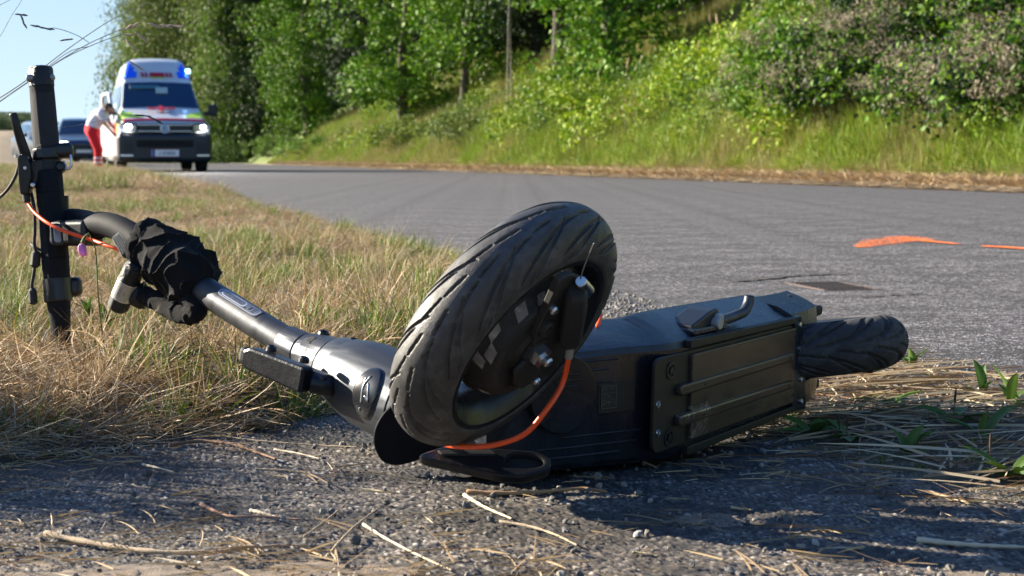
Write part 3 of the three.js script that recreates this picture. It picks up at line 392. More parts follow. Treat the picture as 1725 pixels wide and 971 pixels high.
{ // slots in the ring, oval badge with a raised mark, bolts
  const A = N1.clone().sub(N0).normalize(), cam = V(0, EYE, 0);
  const rad = (px, ang) => { const c = nk(px), e = cam.clone().sub(c); e.addScaledVector(A, -e.dot(A)).normalize(); const f = A.clone().cross(e); return e.multiplyScalar(Math.cos(ang)).addScaledVector(f, Math.sin(ang)); };
  for (const [px, ang] of [[541, -0.55], [549, -0.2]]) { const r = rad(px, ang), c = nk(px).addScaledVector(r, 0.0262); sp('joint_slot', block(c, A.clone(), r.clone(), A.clone().cross(r), 0.008, 0.003, 0.011, 0.001), M.rubber); }
  for (const [px, ang, s] of [[588, -1.25, 0.0315], [536, -1.35, 0.0245]]) { const r = rad(px, ang), c = nk(px).addScaledVector(r, s); sp('joint_bolt', turned(c, c.clone().addScaledVector(r, 0.007), [[0, 0.0065], [0.004, 0.0062], [0.006, 0.0045], [0.004, 0.003], [0.004, 0]], 20), M.glossBlack); }
  // oval badge lying on the curved shell, with a raised mark
  const shell = (a, an, lift) => { const c = nk(674).addScaledVector(A, a), e = cam.clone().sub(nk(674)); e.addScaledVector(A, -e.dot(A)).normalize(); const f = A.clone().cross(e); return c.addScaledVector(e, Math.cos(an) * (0.0458 + lift)).addScaledVector(f, Math.sin(an) * (0.0458 + lift)); };
  { const pos = [], idx = [], n = 48, m = 10; for (let k = 0; k <= m; k++) for (let t = 0; t < n; t++) { const q = k / m, an = t / n * 2 * PI, p = shell(0.0195 * q * Math.cos(an), 0.2 + 0.66 * q * Math.sin(an), 0.0007 + 0.0022 * Math.sqrt(Math.max(0, 1 - q ** 4)) - (k === m ? 0.003 : 0)); pos.push(p.x, p.y, p.z); } for (let k = 0; k < m; k++) for (let t = 0; t < n; t++) { const a = k * n + t, b = k * n + (t + 1) % n; idx.push(a, a + n, b, b, a + n, b + n); }
    const g = new THREE.BufferGeometry(); g.setAttribute('position', new THREE.Float32BufferAttribute(pos, 3)); g.setIndex(idx); g.computeVertexNormals(); M.badge.side = THREE.DoubleSide; sp('badge', g, M.badge);
    const mark = []; for (const pts of [[[-0.006, -0.28], [-0.005, -0.18]], [[-0.001, -0.36], [-0.004, -0.12], [-0.001, 0.25]], [[0.001, -0.2], [0.006, 0.0], [0.0085, 0.16], [0.003, 0.06]], [[-0.002, 0.36], [-0.0025, 0.44]]]) mark.push(sweep(pts.map(([a, b]) => shell(a, 0.2 + b, 0.0030)), 0.0010, 14, 6)); sp('badge_mark', merge(mark), M.steel); }
}
{ // open folding latch
  const a = at(420, 596, 1.955), b = at(522, 638, 1.90), X = b.clone().sub(a), Ln = X.length(), A = axes(X, camVec(0.1, 1, 0.1)), o = a.clone().lerp(b, 0.5);
  const up = A[1], out = A[2], wall = (c, sy, sz, nm) => sp(nm, block(c, A[0], up, out, Ln, sy, sz, 0.003), M.blackPlastic);
  const prof = rounded([[-Ln / 2, -0.009], [-Ln / 2 + 0.006, -0.014], [Ln / 2, -0.016], [Ln / 2, 0.012], [-Ln / 2 + 0.01, 0.010], [-Ln / 2, 0.005]], 0.004);
  sp('latch_lever', plate(prof, o.clone().addScaledVector(out, -0.004), A[0], up, 0.016, 0.003), M.blackPlastic);
  sp('latch_tip', block(a.clone().addScaledVector(A[0], -0.002).addScaledVector(up, -0.002).addScaledVector(out, 0.003), ...A, 0.011, 0.018, 0.014, 0.005), M.rubber);
  sp('latch_link', block(at(532, 641, 1.905), ...A, 0.034, 0.020, 0.016, 0.004), M.glossBlack);
  sp('latch_arm', sweep([at(525, 645, 1.9), at(548, 650, 1.9), at(560, 655, 1.91)], 0.011, 12, 10), M.blackPlastic);
  for (const [x, y, d] of [[457, 587, 1.935], [512, 606, 1.90]]) { const p = at(x, y, d); sp('latch_bolt', turned(p.clone().addScaledVector(up, -0.003), p.clone().addScaledVector(up, 0.003), [[0, 0.0058], [0.004, 0.0055], [0.006, 0.004], [0.005, 0.003], [0.005, 0]], 18), M.glossBlack); }
}
sp('gooseneck', sweep([st(150, 381), st(172, 378), st(198, 384), st(226, 400), st(250, 418), st(275, 439)], 0.0155, 50, 36), M.bar);
const stemPts = [st(258, 426), st(262, 429), st(300, 459), st(345, 490), st(420, 538), st(491, 582)];
sp('stem', sweep(stemPts, (t) => 0.0158 + 0.0010 * smoothstep(t, 0, 0.5) - 0.0004 * t, 90, 40), M.stem);
{ // label plate on the stem
  const a = st(374, 508.6), b = st(441, 551), c = document.createElement('canvas'); c.width = 384; c.height = 128; const x = c.getContext('2d'), r = mulberry(3);
  x.fillStyle = '#33363b'; x.fillRect(0, 0, 384, 128); x.fillStyle = '#777c85'; x.strokeStyle = '#c9ced6'; x.lineWidth = 5; x.beginPath(); x.roundRect(6, 10, 366, 108, 40); x.fill(); x.stroke(); x.strokeStyle = '#e3e6ea'; x.lineWidth = 6; x.beginPath(); x.roundRect(34, 26, 210, 72, 30); x.stroke(); x.fillStyle = '#1d2026';
  for (let j = 0; j < 3; j++) for (let k = 56; k < 225; k += 9) if (r() < 0.8) x.fillRect(k, 38 + j * 17, 6, 9); x.beginPath(); x.arc(262, 92, 10, 0, 7); x.fill(); x.fillRect(290, 40, 14, 50); x.fillRect(318, 36, 26, 10); x.fillRect(318, 60, 26, 10); x.fillRect(318, 84, 26, 10);
  const t = new THREE.CanvasTexture(c); t.colorSpace = THREE.SRGBColorSpace; t.flipY = false;
  const Ax = b.clone().sub(a), len = Ax.length(), A = Ax.normalize(), e = V(0, EYE, 0).sub(a); e.addScaledVector(A, -e.dot(A)).normalize(); const f = e.clone().cross(A); if (f.y < 0) f.multiplyScalar(-1);
  const pos = [], uv = [], idx = [], R = 0.01675; for (let i = 0; i <= 12; i++) for (let j = 0; j <= 10; j++) { const ang = lerp(0.25, 1.12, j / 10), p = a.clone().addScaledVector(A, len * i / 12).addScaledVector(e, Math.cos(ang) * R).addScaledVector(f, Math.sin(ang) * R); pos.push(p.x, p.y, p.z); uv.push(i / 12, 1 - j / 10); }
  for (let i = 0; i < 12; i++) for (let j = 0; j < 10; j++) { const q = i * 11 + j; idx.push(q, q + 11, q + 1, q + 1, q + 11, q + 12); }
  const g = new THREE.BufferGeometry(); g.setAttribute('position', new THREE.Float32BufferAttribute(pos, 3)); g.setAttribute('uv', new THREE.Float32BufferAttribute(uv, 2)); g.setIndex(idx); g.computeVertexNormals();
  sp('stem_label', g, std({ map: t, roughness: 0.4, metalness: 0.3, side: THREE.DoubleSide }));
}
// handlebar with grip, clamp, lever, head block
{
  const dB = 2.335, T0 = at(67, 112, dB), T1 = at(101, 545, dB - 0.02), ax = T1.clone().sub(T0).normalize(), k = T0.distanceTo(T1) / 433, ty = (y) => (y - 112) * k, bpnt = (y) => T0.clone().addScaledVector(ax, ty(y)), right = V(1, 0, -0.15).normalize(); right.addScaledVector(ax, -right.dot(ax)).normalize(); const front = right.clone().cross(ax); if (front.z < 0) front.multiplyScalar(-1);
  const P = (x, y, dd = 0) => at(x, y, dB + dd);
  sp('end_cap', turned(T0, T1, [[0, 0], [0.0, 0.010], [0.0015, 0.0145], [0.004, 0.0158], [ty(146), 0.0160], [ty(147), 0.0152]], 40, 0.5), M.blackPlastic);
  for (const s of [-1, 1]) { const c = bpnt(133).addScaledVector(right, s * 0.0125).addScaledVector(front, s < 0 ? 0.0085 : 0.004); sp('indicator_light', block(c, right.clone(), ax.clone(), right.clone().cross(ax), 0.0105, 0.0085, 0.012, 0.0035, 3), M.lens); }
  sp('grip', turned(T0, T1, [[ty(146), 0.0145], [ty(147), 0.0153], [ty(160), 0.0156], [ty(246), 0.0164], [ty(251), 0.0172], [ty(253), 0.0165]], 48, 0.5), M.grip);
  sp('grip_collar', turned(T0, T1, [[ty(252), 0.015], [ty(252.5), 0.0178], [ty(254), 0.0183], [ty(268), 0.0183], [ty(270), 0.0172], [ty(271), 0.014]], 40, 0.4), M.glossBlack);
  sp('collar_lug', block(P(106, 254, -0.005), right.clone(), ax.clone(), right.clone().cross(ax), 0.026, 0.019, 0.022, 0.007, 4), M.glossBlack);
  sp('clamp', turned(T0, T1, [[ty(271), 0.0145], [ty(272), 0.0150], [ty(288), 0.0150], [ty(290), 0.0165]], 32, 0.4), M.blackPlastic);
  for (const [x, y, r] of [[62, 279, 0.006], [76, 281, 0.007], [88, 280, 0.0072], [101, 281, 0.0068]]) { const c = P(x, y, -0.012); sp('clamp_nut', turned(c.clone().addScaledVector(front, -0.012), c.clone().addScaledVector(front, 0.006), [[0, r], [0.014, r], [0.017, r * 0.6], [0.018, 0]], 16), M.glossBlack); }
  sp('bell_spring', sweep([P(106, 272, -0.01), P(113, 285, -0.012), P(119, 281, -0.012), P(119, 266, -0.012), P(117, 258, -0.01)], 0.0018, 24, 8), M.steel);
  sp('bar', turned(T0, T1, [[ty(288), 0.012], [ty(289), 0.0166], [ty(291), 0.0172], [ty(326), 0.0173], [ty(327), 0.0168], [ty(328), 0.0173], [ty(436), 0.0171], [ty(437), 0.0166], [ty(438), 0.0171], [ty(472), 0.0168]], 48, 0.4), M.bar);
  sp('lower_collar', turned(T0, T1, [[ty(470), 0.0165], [ty(471), 0.0180], [ty(507), 0.0178], [ty(509), 0.0165], [ty(509), 0.0]], 40, 0.4), M.glossBlack);
  sp('lower_lug', block(P(122, 484, -0.005), right.clone(), ax.clone(), right.clone().cross(ax), 0.024, 0.025, 0.022, 0.008, 4), M.glossBlack);
  sp('lower_grip', turned(T0, T1, [[ty(508), 0.0150], [ty(515), 0.0145], [ty(560), 0.012], [ty(600), 0.009], [ty(600), 0]], 32, 0.5), M.bar);
  sp('rear_clip', rod(P(108, 330, 0.02), P(109, 372, 0.02), 0.0052), M.blackPlastic);
  // brake lever
  sp('lever_blade', sweep([P(21, 191, -0.03), P(25, 205, -0.03), P(33, 232, -0.025), P(41, 256, -0.02), P(46, 275, -0.015)], (t) => 0.0048 + 0.0026 * t, 30, 14, null, false, 0.75), M.blackPlastic);
  const lo = P(46, 300, -0.02), lp = (pts) => pts.map(([x, y]) => { const p = onPlane(x, y, lo, V(0, 0, 1)); return [p.x - lo.x, p.y - lo.y]; });
  sp('lever_housing', plate(rounded(lp([[31, 262], [44, 258], [52, 270], [56, 296], [52, 318], [51, 328], [36, 328], [33, 300]]), 0.004), lo.clone().add(V(0, 0, -0.010)), V(1, 0, 0), V(0, 1, 0), 0.020, 0.003), M.blackPlastic);
  sp('lever_mount', plate(rounded(lp([[50, 272], [72, 268], [74, 288], [66, 300], [56, 318], [50, 318]]), 0.004), lo.clone().add(V(0, 0, -0.014)), V(1, 0, 0), V(0, 1, 0), 0.016, 0.002), M.blackPlastic);
  for (const [x, y] of [[42, 283], [55, 312]]) { const c = P(x, y, -0.029); sp('lever_pin', turned(c, c.clone().add(V(0, 0, 0.0022)), [[0, 0.0032], [0.0012, 0.003], [0.0022, 0.0018], [0.0022, 0]], 14), M.steel); }
  sp('cable_stop', rod(P(43, 326, -0.02), P(45, 341, -0.02), 0.0048), M.rubber);
  sp('brake_cable', sweep([P(45, 340, -0.02), P(57, 357, -0.035), P(82, 377, -0.062), P(112, 391, -0.072), P(150, 403, -0.074), st(180, 414, -0.028), st(208, 424, -0.015), st(236, 440, -0.01)], 0.0023, 60, 10), M.orange);
  sp('brake_wire', sweep([P(34, 268, -0.02), P(26, 296, -0.01), P(10, 322, 0), P(-20, 346, 0.02), P(-70, 372, 0.05)], 0.0021, 30, 8), M.rubber);
  sp('signal_wire', sweep([P(52, 325, -0.01), P(57, 352, -0.022), P(58, 390, -0.022), P(57, 410, -0.022), P(60, 425, -0.022)], 0.0022, 24, 8), M.rubber);
  sp('wire_plug', turned(P(61, 423, -0.022), P(58, 452, -0.022), [[0, 0.003], [0.003, 0.006], [0.018, 0.0062], [0.021, 0.0035], [0.022, 0]], 14, 0.5), M.rubber);
  sp('signal_wire', sweep([P(58, 450, -0.022), P(55, 468, -0.022), P(53, 480, -0.022), P(54, 490, -0.022)], 0.0022, 20, 8), M.rubber);
  sp('wire_plug', turned(P(54, 486, -0.022), P(56, 514, -0.022), [[0, 0.003], [0.003, 0.0052], [0.018, 0.0055], [0.02, 0.004], [0.021, 0]], 14, 0.5), M.rubber);
  sp('wire_loop', sweep([P(52, 411, -0.012), P(60, 418, -0.022), P(80, 426, -0.024), P(100, 431, -0.022), P(115, 433, -0.012)], 0.0019, 24, 8), M.rubber);
  // head block with the lamp
  const hx = st(165, 392).sub(P(98, 393, -0.02)).normalize(), A = axes(hx, ax.clone().multiplyScalar(-1)), hc = P(128, 393, -0.035);
  sp('head_block', block(hc, ...A, 0.064, 0.032, 0.036, 0.007, 4), M.glossBlack);
  sp('head_block_top', block(P(136, 378, -0.03), ...A, 0.046, 0.006, 0.024, 0.0025), M.blackPlastic);
  sp('stem_socket', sweep([P(98, 376, 0), P(120, 372, 0), P(140, 374, -0.01), st(165, 383)], 0.0155, 20, 24), M.bar);
  const lc = P(94, 396, -0.052), lx = V(0.9, 0, -0.44).normalize();
  sp('lamp_bezel', plate(rounded([[-0.0075, -0.014], [0.0075, -0.014], [0.0075, 0.014], [-0.0075, 0.014]], 0.006, 6), lc, lx, ax.clone().multiplyScalar(-1), 0.006, 0.0015), M.blackPlastic);
  sp('lamp_lens', plate(rounded([[-0.0045, -0.0105], [0.0045, -0.0105], [0.0045, 0.0105], [-0.0045, 0.0105]], 0.004, 6), lc.clone().addScaledVector(lx.clone().cross(ax.clone().multiplyScalar(-1)), 0.0055), lx, ax.clone().multiplyScalar(-1), 0.003, 0.001), M.lens);
}
{ // ribbed side reflector where the lock is wound on
  const o = st(207, 413, -0.022), X = st(222, 440).sub(st(197, 396)).normalize(), A = axes(X, camVec(0.8, 0.5, 0.2));
  sp('side_reflector', block(o, ...A, 0.036, 0.015, 0.010, 0.004, 3), M.blackPlastic);
  for (let i = 0; i < 5; i++) sp('reflector_rib', block(o.clone().addScaledVector(A[2], 0.005).addScaledVector(A[1], (i - 2) * 0.0026), ...A, 0.030, 0.0011, 0.002, 0.0004), M.neck);
}

// ---------------------------------------------------------------- chain lock in its cloth sleeve, wound round the stem
{
  const t = thing('chain_lock', 'chain lock in a black cloth sleeve wound around the scooter stem', 'bike lock', st(300, 470)), lk = (n, g, m) => part(t, n, g, m);
  const wr = (seed, amp) => (u, f) => { const w = noise(u * 9, Math.cos(f) * 1.1 + 4, seed) * 5 + noise(Math.sin(f) * 1.3 + 7, u * 14, seed + 1) * 3, fold = 1 - Math.abs(Math.sin(u * 12 + 1.8 * Math.sin(f + seed) + w)) ** 0.55, fine = 1 - Math.abs(Math.sin(u * 31 - 2.6 * Math.cos(f * 1 + seed) + 2 * w)) ** 0.6; return 1 + amp * (1.1 * fold + 0.35 * fine) + amp * 0.7 * (fbm(u * 6, Math.sin(f) * 0.8 + Math.cos(f) * 0.6 + 3, seed + 2, 2) - 0.5) - 0.25 * amp; };
  const ringPts = (px, py, r, tilt, n0, n1, dd = 0) => { const c = st(px, py), A = st(px + 20, py + 13).sub(st(px - 20, py - 13)).normalize(), e = V(0, EYE, 0).sub(c); e.addScaledVector(A, -e.dot(A)).normalize(); const f = e.clone().cross(A).normalize(); if (f.y < 0) f.multiplyScalar(-1); return (a) => c.clone().addScaledVector(e, Math.cos(a) * r).addScaledVector(f, Math.sin(a) * r).addScaledVector(A, tilt * Math.cos(a + n0)); };
  const r1 = ringPts(246, 411, 0.0205, 0.009, 0.4), r2 = ringPts(286, 438, 0.0205, 0.012, 1.2), r3 = ringPts(316, 455, 0.0200, 0.009, 2.2), loop = (f, k = 14) => Array.from({ length: k }, (_, i) => f(i / k * 2 * PI));
  lk('sleeve', sweep(loop(r1), (u) => 0.0112, 180, 40, wr(201, 0.26), true), M.fabric);
  const pleat = (u, f) => { const w = 2.6 * noise(u * 4 + 2, Math.cos(f) * 1.2 + 5, 241) + 1.8 * noise(Math.sin(f) * 1.4 + 8, u * 7, 242), a = Math.abs(Math.sin(f * 2 + 7.5 * u + w)), b = Math.abs(Math.sin(f * 3 - 12 * u + 2.2 * w + 1)); return 0.86 + 0.26 * (1 - a ** 0.6) + 0.13 * (1 - b ** 0.6) + 0.22 * (fbm(Math.cos(f) * 0.9 + 4, Math.sin(f) * 0.9 + u * 3.2, 244, 2) - 0.5); };
  lk('sleeve', sweep([st(250, 412, -0.004), st(266, 424, -0.006), st(285, 440, -0.007), st(306, 454, -0.006), st(325, 470, -0.004), st(343, 486, 0)], (u) => curveAt([[0, 0.018], [0.08, 0.025], [0.25, 0.0315], [0.5, 0.035], [0.78, 0.0345], [0.92, 0.029], [1, 0.0185]], u), 190, 150, pleat), M.fabric);
  lk('sleeve', sweep([st(285, 470, 0.0), st(303, 490, -0.012), st(322, 506, -0.018), st(332, 522, -0.02), st(318, 530, -0.02), st(294, 524, -0.02), st(266, 509, -0.02), st(240, 497, -0.02)], (u) => 0.0118 - 0.001 * u, 140, 30, wr(213, 0.2)), M.fabric);
  const a = st(230, 443, -0.045), b = st(197, 520, -0.045), Lc = a.distanceTo(b);
  lk('lock_end', turned(a, b, [[0, 0], [0.0, 0.0085], [0.003, 0.0118], [0.008, 0.0128], [Lc * 0.38, 0.0131], [Lc * 0.385, 0.012]], 40, 0.5), M.blackPlastic);
  const g = turned(a, b, [[Lc * 0.38, 0.0120], [Lc * 0.381, 0.0134], [Lc * 0.75, 0.0134], [Lc * 0.751, 0.012]], 56, 0.4), c = document.createElement('canvas'); c.width = 1024; c.height = 256; const x = c.getContext('2d'); x.fillStyle = '#b9b6b0'; x.fillRect(0, 0, 1024, 256); for (let i = 0; i < 400; i++) { x.fillStyle = `rgba(${i % 2 ? 255 : 60},${i % 2 ? 255 : 60},${i % 2 ? 255 : 60},0.05)`; x.fillRect(0, (i * 37) % 256, 1024, 1); }
  const lockText = std({ color: rgb(0.62, 0.61, 0.59), metalness: 0.4, roughness: 0.42, bumpMap: rep(grainTex, 2, 30), bumpScale: 0.0001 });
  lk('lock_cylinder', g, lockText);
  { // engraved lettering on a thin curved strip round the cylinder
    const A = b.clone().sub(a).normalize(), e = V(0, EYE, 0).sub(a); e.addScaledVector(A, -e.dot(A)).normalize(); const f = A.clone().cross(e); x.fillStyle = '#b4b1ab'; x.fillRect(0, 0, 1024, 256); x.fillStyle = '#4b4a48'; x.font = 'bold 110px sans-serif'; x.textAlign = 'center'; 
    x.font = '84px sans-serif'; for (let i = 0; i < 8; i++) { x.fillRect(230 + i * 74, 60 + (i % 3) * 4, 12, 60); if (i % 2) x.fillRect(230 + i * 74, 60, 44, 10); else x.fillRect(230 + i * 74, 110, 40, 10); if (i % 3) x.fillRect(262 + i * 74, 64, 10, 54); } for (let i = 0; i < 4; i++) { x.fillRect(380 + i * 60, 160, 34, 12); x.fillRect(392 + i * 60, 160, 10, 50); }
    const tx = new THREE.CanvasTexture(c); tx.colorSpace = THREE.SRGBColorSpace; const pos = [], uv = [], idx = []; for (let i = 0; i <= 10; i++) for (let j = 0; j <= 8; j++) { const an = lerp(-0.5, 0.9, j / 8), p = a.clone().addScaledVector(A, Lc * lerp(0.40, 0.73, i / 10)).addScaledVector(e, Math.cos(an) * 0.01352).addScaledVector(f, Math.sin(an) * 0.01352); pos.push(p.x, p.y, p.z); uv.push(1 - i / 10, j / 8); }
    for (let i = 0; i < 10; i++) for (let j = 0; j < 8; j++) { const q = i * 9 + j; idx.push(q, q + 9, q + 1, q + 1, q + 9, q + 10); } const gg = new THREE.BufferGeometry(); gg.setAttribute('position', new THREE.Float32BufferAttribute(pos, 3)); gg.setAttribute('uv', new THREE.Float32BufferAttribute(uv, 2)); gg.setIndex(idx); gg.computeVertexNormals(); lk('lettering', gg, std({ map: tx, metalness: 0.4, roughness: 0.42, side: THREE.DoubleSide }));
  }
  lk('lock_base', turned(a, b, [[Lc * 0.745, 0.0115], [Lc * 0.75, 0.0131], [Lc * 0.95, 0.0128], [Lc, 0.0105], [Lc, 0]], 40, 0.5), M.rubber);
  const q = st(238, 498, -0.02); lk('sleeve_collar', turned(q.clone().add(V(-0.01, 0.003, 0)), q.clone().add(V(0.01, -0.006, 0)), [[0, 0], [0, 0.011], [0.003, 0.0145], [0.014, 0.0148], [0.017, 0.0135]], 24, 0.5), M.rubber);
  lk('sleeve_tie', sweep(Array.from({ length: 10 }, (_, i) => q.clone().add(V(0.003, Math.cos(i / 10 * 2 * PI) * 0.0152, Math.sin(i / 10 * 2 * PI) * 0.0152))), 0.0018, 30, 6, null, true), M.glossBlack);
}

// ---------------------------------------------------------------- things on the road
{ // sunken drain cover: rusty frame and bars
  const c = onGround(1403, 476), t = thing('drain_cover', 'rusty square drain cover sunk in the asphalt before the orange paint', 'drain cover', V(c.x, roadY(c.x, -c.z) - 0.005, c.z), 0.19);
  const rust = std({ color: rgb(0.045, 0.034, 0.033), roughness: 0.95, bumpMap: rep(grainTex, 4, 4), bumpScale: 0.002 }), lip = std({ color: rgb(0.085, 0.058, 0.05), roughness: 0.9 }), S = 0.135, Z = 0.27;
  for (const [x, z, sx, sz] of [[0, Z / 2, S + 0.012, 0.012], [0, -Z / 2, S + 0.012, 0.012], [S / 2, 0, 0.012, Z - 0.012], [-S / 2, 0, 0.012, Z - 0.012]]) mesh('frame', new RoundedBoxGeometry(sx, 0.014, sz, 2, 0.003).translate(x, 0.001, z), lip, t);
  mesh('pit', new THREE.BoxGeometry(S, 0.004, Z).translate(0, 0.0012, 0), std({ color: rgb(0.015, 0.012, 0.011), roughness: 1 }), t);
  const r = mulberry(88); for (let i = 0; i < 9; i++) mesh('slat', new RoundedBoxGeometry(S - 0.02, 0.010, 0.014, 1, 0.003).translate(0, 0.003 + r() * 0.002, -Z / 2 + 0.027 + i * 0.027), rust, t);
}
{ // open cracks in the worn asphalt round the drain
  const crack = (label, pts, w, seed) => { const P = []; pts.forEach(([x, y], i) => { if (!i) return; for (let k = 0; k < 14; k++) P.push(onGround(lerp(pts[i - 1][0], x, k / 14), lerp(pts[i - 1][1], y, k / 14))); }); const pos = [], idx = [], r = mulberry(seed); P.forEach((p, i) => { const q = P[Math.min(i + 1, P.length - 1)].clone().sub(P[Math.max(i - 1, 0)]), n = V(-q.z, 0, q.x).normalize(), ww = w * Math.sin(PI * (i + 0.5) / P.length) ** 0.5 * (0.3 + 1.2 * r()), j = (r() - 0.5) * 0.03; for (const s of [-1, 1]) { const v = p.clone().addScaledVector(n, j + s * ww); pos.push(v.x, roadY(v.x, -v.z) + 0.0035, v.z); } if (i) { const a = i * 2 - 2; idx.push(a, a + 2, a + 1, a + 1, a + 2, a + 3); } }); const g = new THREE.BufferGeometry(); g.setAttribute('position', new THREE.Float32BufferAttribute(pos, 3)); g.setIndex(idx); g.computeVertexNormals(); tag(mesh('road_crack', g, std({ color: rgb(0.03, 0.028, 0.027), roughness: 1, side: THREE.DoubleSide })), label, 'crack', null, 'structure'); };
  crack('dark crack in the road surface behind the drain cover', [[1228, 470], [1270, 467], [1330, 461], [1390, 458], [1450, 458]], 0.020, 71);
  crack('thin dark crack in the road surface in front of the drain cover', [[1435, 497], [1500, 493], [1560, 490]], 0.012, 72);
  crack('short dark crack at the left edge of the road', [[400, 344], [430, 346], [462, 345]], 0.05, 73);
}
{ // sprayed accident marking: an arrowhead stroke and a second dash
  const c = document.createElement('canvas'); c.width = 1024; c.height = 256; const paint = rgb(0.98, 0.19, 0.008);
  const spray = (rim, wid, seed, name, label) => { const r = mulberry(seed), L = []; const cv = document.createElement('canvas'); cv.width = 1024; cv.height = 512; const x = cv.getContext('2d'); x.fillStyle = '#000'; x.fillRect(0, 0, 1024, 512); const gs = rim.map(([px, py]) => onGround(px, py)), x0 = Math.min(...gs.map((p) => p.x)) - 0.1, x1 = Math.max(...gs.map((p) => p.x)) + 0.1, z0 = Math.min(...gs.map((p) => p.z)) - 0.12, z1 = Math.max(...gs.map((p) => p.z)) + 0.12, U = (p) => [(p.x - x0) / (x1 - x0) * 1024, (p.z - z0) / (z1 - z0) * 512]; for (let s = 0; s < gs.length - 1; s++) for (let i = 0; i < 620; i++) { const t = r(), p = gs[s].clone().lerp(gs[s + 1], t), w = lerp(wid[s], wid[s + 1], t), a = r() * 2 * PI, q = w * (r() < 0.75 ? Math.sqrt(r()) : 0.6 + 1.1 * r() * r()); p.x += Math.cos(a) * q * 0.3; p.z += Math.sin(a) * q * 1.1; const [u, v] = U(p); x.fillStyle = '#fff'; if (noise(u / 5, v / 3, seed) < 0.34) continue; x.globalAlpha = 1; x.beginPath(); x.ellipse(u, v, 0.004 / (x1 - x0) * 1024 * (0.4 + r()), 0.004 / (z1 - z0) * 512 * (0.4 + r()), 0, 0, 7); x.fill(); }
    const tex = new THREE.CanvasTexture(cv); const g = sheet(steps(0, 1, 0.05), steps(0, 1, 0.05), (a, b) => { const X = lerp(x0, x1, a), Z = lerp(z1, z0, b); return [roadY(X, -Z) + 0.004, 1, 1, 1, X, -Z]; }); const p = g.attributes.position, uv = new Float32Array(p.count * 2); for (let i = 0; i < p.count; i++) { uv[2 * i] = (p.getX(i) - x0) / (x1 - x0); uv[2 * i + 1] = 1 - (p.getZ(i) - z0) / (z1 - z0); } g.setAttribute('uv', new THREE.BufferAttribute(uv, 2)); g.deleteAttribute('color');
    tag(mesh(name, g, std({ color: paint, roughness: 0.8, alphaMap: tex, alphaTest: 0.5 })), label, 'road marking', null, 'structure'); };
  spray([[1446, 418], [1478, 410], [1512, 406], [1535, 402], [1560, 408], [1612, 413]], [0.05, 0.16, 0.15, 0.22, 0.07, 0.035], 61, 'road_marking', 'orange spray painted arrowhead stroke on the asphalt');
  spray([[1658, 417], [1700, 419], [1750, 423]], [0.03, 0.05, 0.05], 62, 'road_marking', 'second orange spray paint dash running off the right edge of the asphalt');
}

// ---------------------------------------------------------------- grass, straw and litter
const BLADE = (seed, count, opt) => { // a tuft of thin curved blades
  const r = mulberry(seed), pos = [], col = [], idx = []; let k = 0;
  for (let i = 0; i < count; i++) {
    const a = r() * 2 * PI, rad = opt.spread * Math.sqrt(r()), o = V(Math.cos(a) * rad, (opt.lift || 0) * r(), Math.sin(a) * rad), L = opt.len * (0.45 + 0.75 * r()), w = opt.width * (0.6 + 0.7 * r()), az = r() * 2 * PI, p0 = lerp(opt.pitch[0], opt.pitch[1], r()), bend = opt.bend * (r() - 0.25), seg = opt.seg || 4, c = opt.colors[Math.floor(r() * opt.colors.length)], f = 0.75 + 0.5 * r(), turn = (r() - 0.5) * (opt.twist || 0.8), side = V(-Math.sin(az), 0, Math.cos(az)).applyAxisAngle(V(Math.cos(az), 0, Math.sin(az)), (r() - 0.5) * 2.4);
    const p = o.clone(); let pitch = p0, A = az;
    for (let j = 0; j <= seg; j++) { const t = j / seg, ww = w * (1 - t ** 2.5) + 0.0002, d = V(Math.cos(A) * Math.cos(pitch), Math.sin(pitch), Math.sin(A) * Math.cos(pitch)); pos.push(p.x - side.x * ww / 2, p.y - side.y * ww / 2, p.z - side.z * ww / 2, p.x + side.x * ww / 2, p.y + side.y * ww / 2, p.z + side.z * ww / 2); const g = f * (0.75 + 0.25 * t); for (let q = 0; q < 2; q++) col.push(c[0] * g, c[1] * g, c[2] * g); p.addScaledVector(d, L / seg); pitch -= bend / seg; A += turn / seg; if (p.y < 0.001) p.y = 0.001 + 0.002 * r(); }
    for (let j = 0; j < seg; j++) { const q = k + j * 2; idx.push(q, q + 1, q + 2, q + 2, q + 1, q + 3); } k += (seg + 1) * 2;
  }
  const g = new THREE.BufferGeometry(); g.setAttribute('position', new THREE.Float32BufferAttribute(pos, 3)); g.setAttribute('color', new THREE.Float32BufferAttribute(col, 3)); g.setIndex(idx); g.computeVertexNormals(); return g;
};
const STRAW = [[0.52, 0.375, 0.20], [0.60, 0.46, 0.28], [0.42, 0.28, 0.135], [0.31, 0.19, 0.09], [0.66, 0.54, 0.37], [0.25, 0.15, 0.075]], GREEN = [[0.11, 0.21, 0.025], [0.16, 0.26, 0.035], [0.085, 0.16, 0.022], [0.21, 0.26, 0.05]];
const strawMat = phys({ vertexColors: true, roughness: 0.75, specularIntensity: 0.5, side: THREE.DoubleSide, transmission: 0.25, thickness: 0 }), leafyMat = phys({ vertexColors: true, roughness: 0.6, specularIntensity: 0.4, side: THREE.DoubleSide, transmission: 0.4, thickness: 0 });
const rings = (list, geo, mat, name, label, cat) => { const im = shade(new THREE.InstancedMesh(geo, mat, list.length)), m = new THREE.Matrix4(), e = new THREE.Euler(), q = new THREE.Quaternion(); list.forEach(([p, turn, s, tint, tiltX = 0, tiltZ = 0], i) => { m.compose(p, q.setFromEuler(e.set(tiltX, turn, tiltZ)), typeof s === 'number' ? V(s, s, s) : s); im.setMatrixAt(i, m); if (tint) im.setColorAt(i, tint); }); im.name = numbered(name); tag(im, label, cat, null, 'stuff'); scene.add(im); return im; };
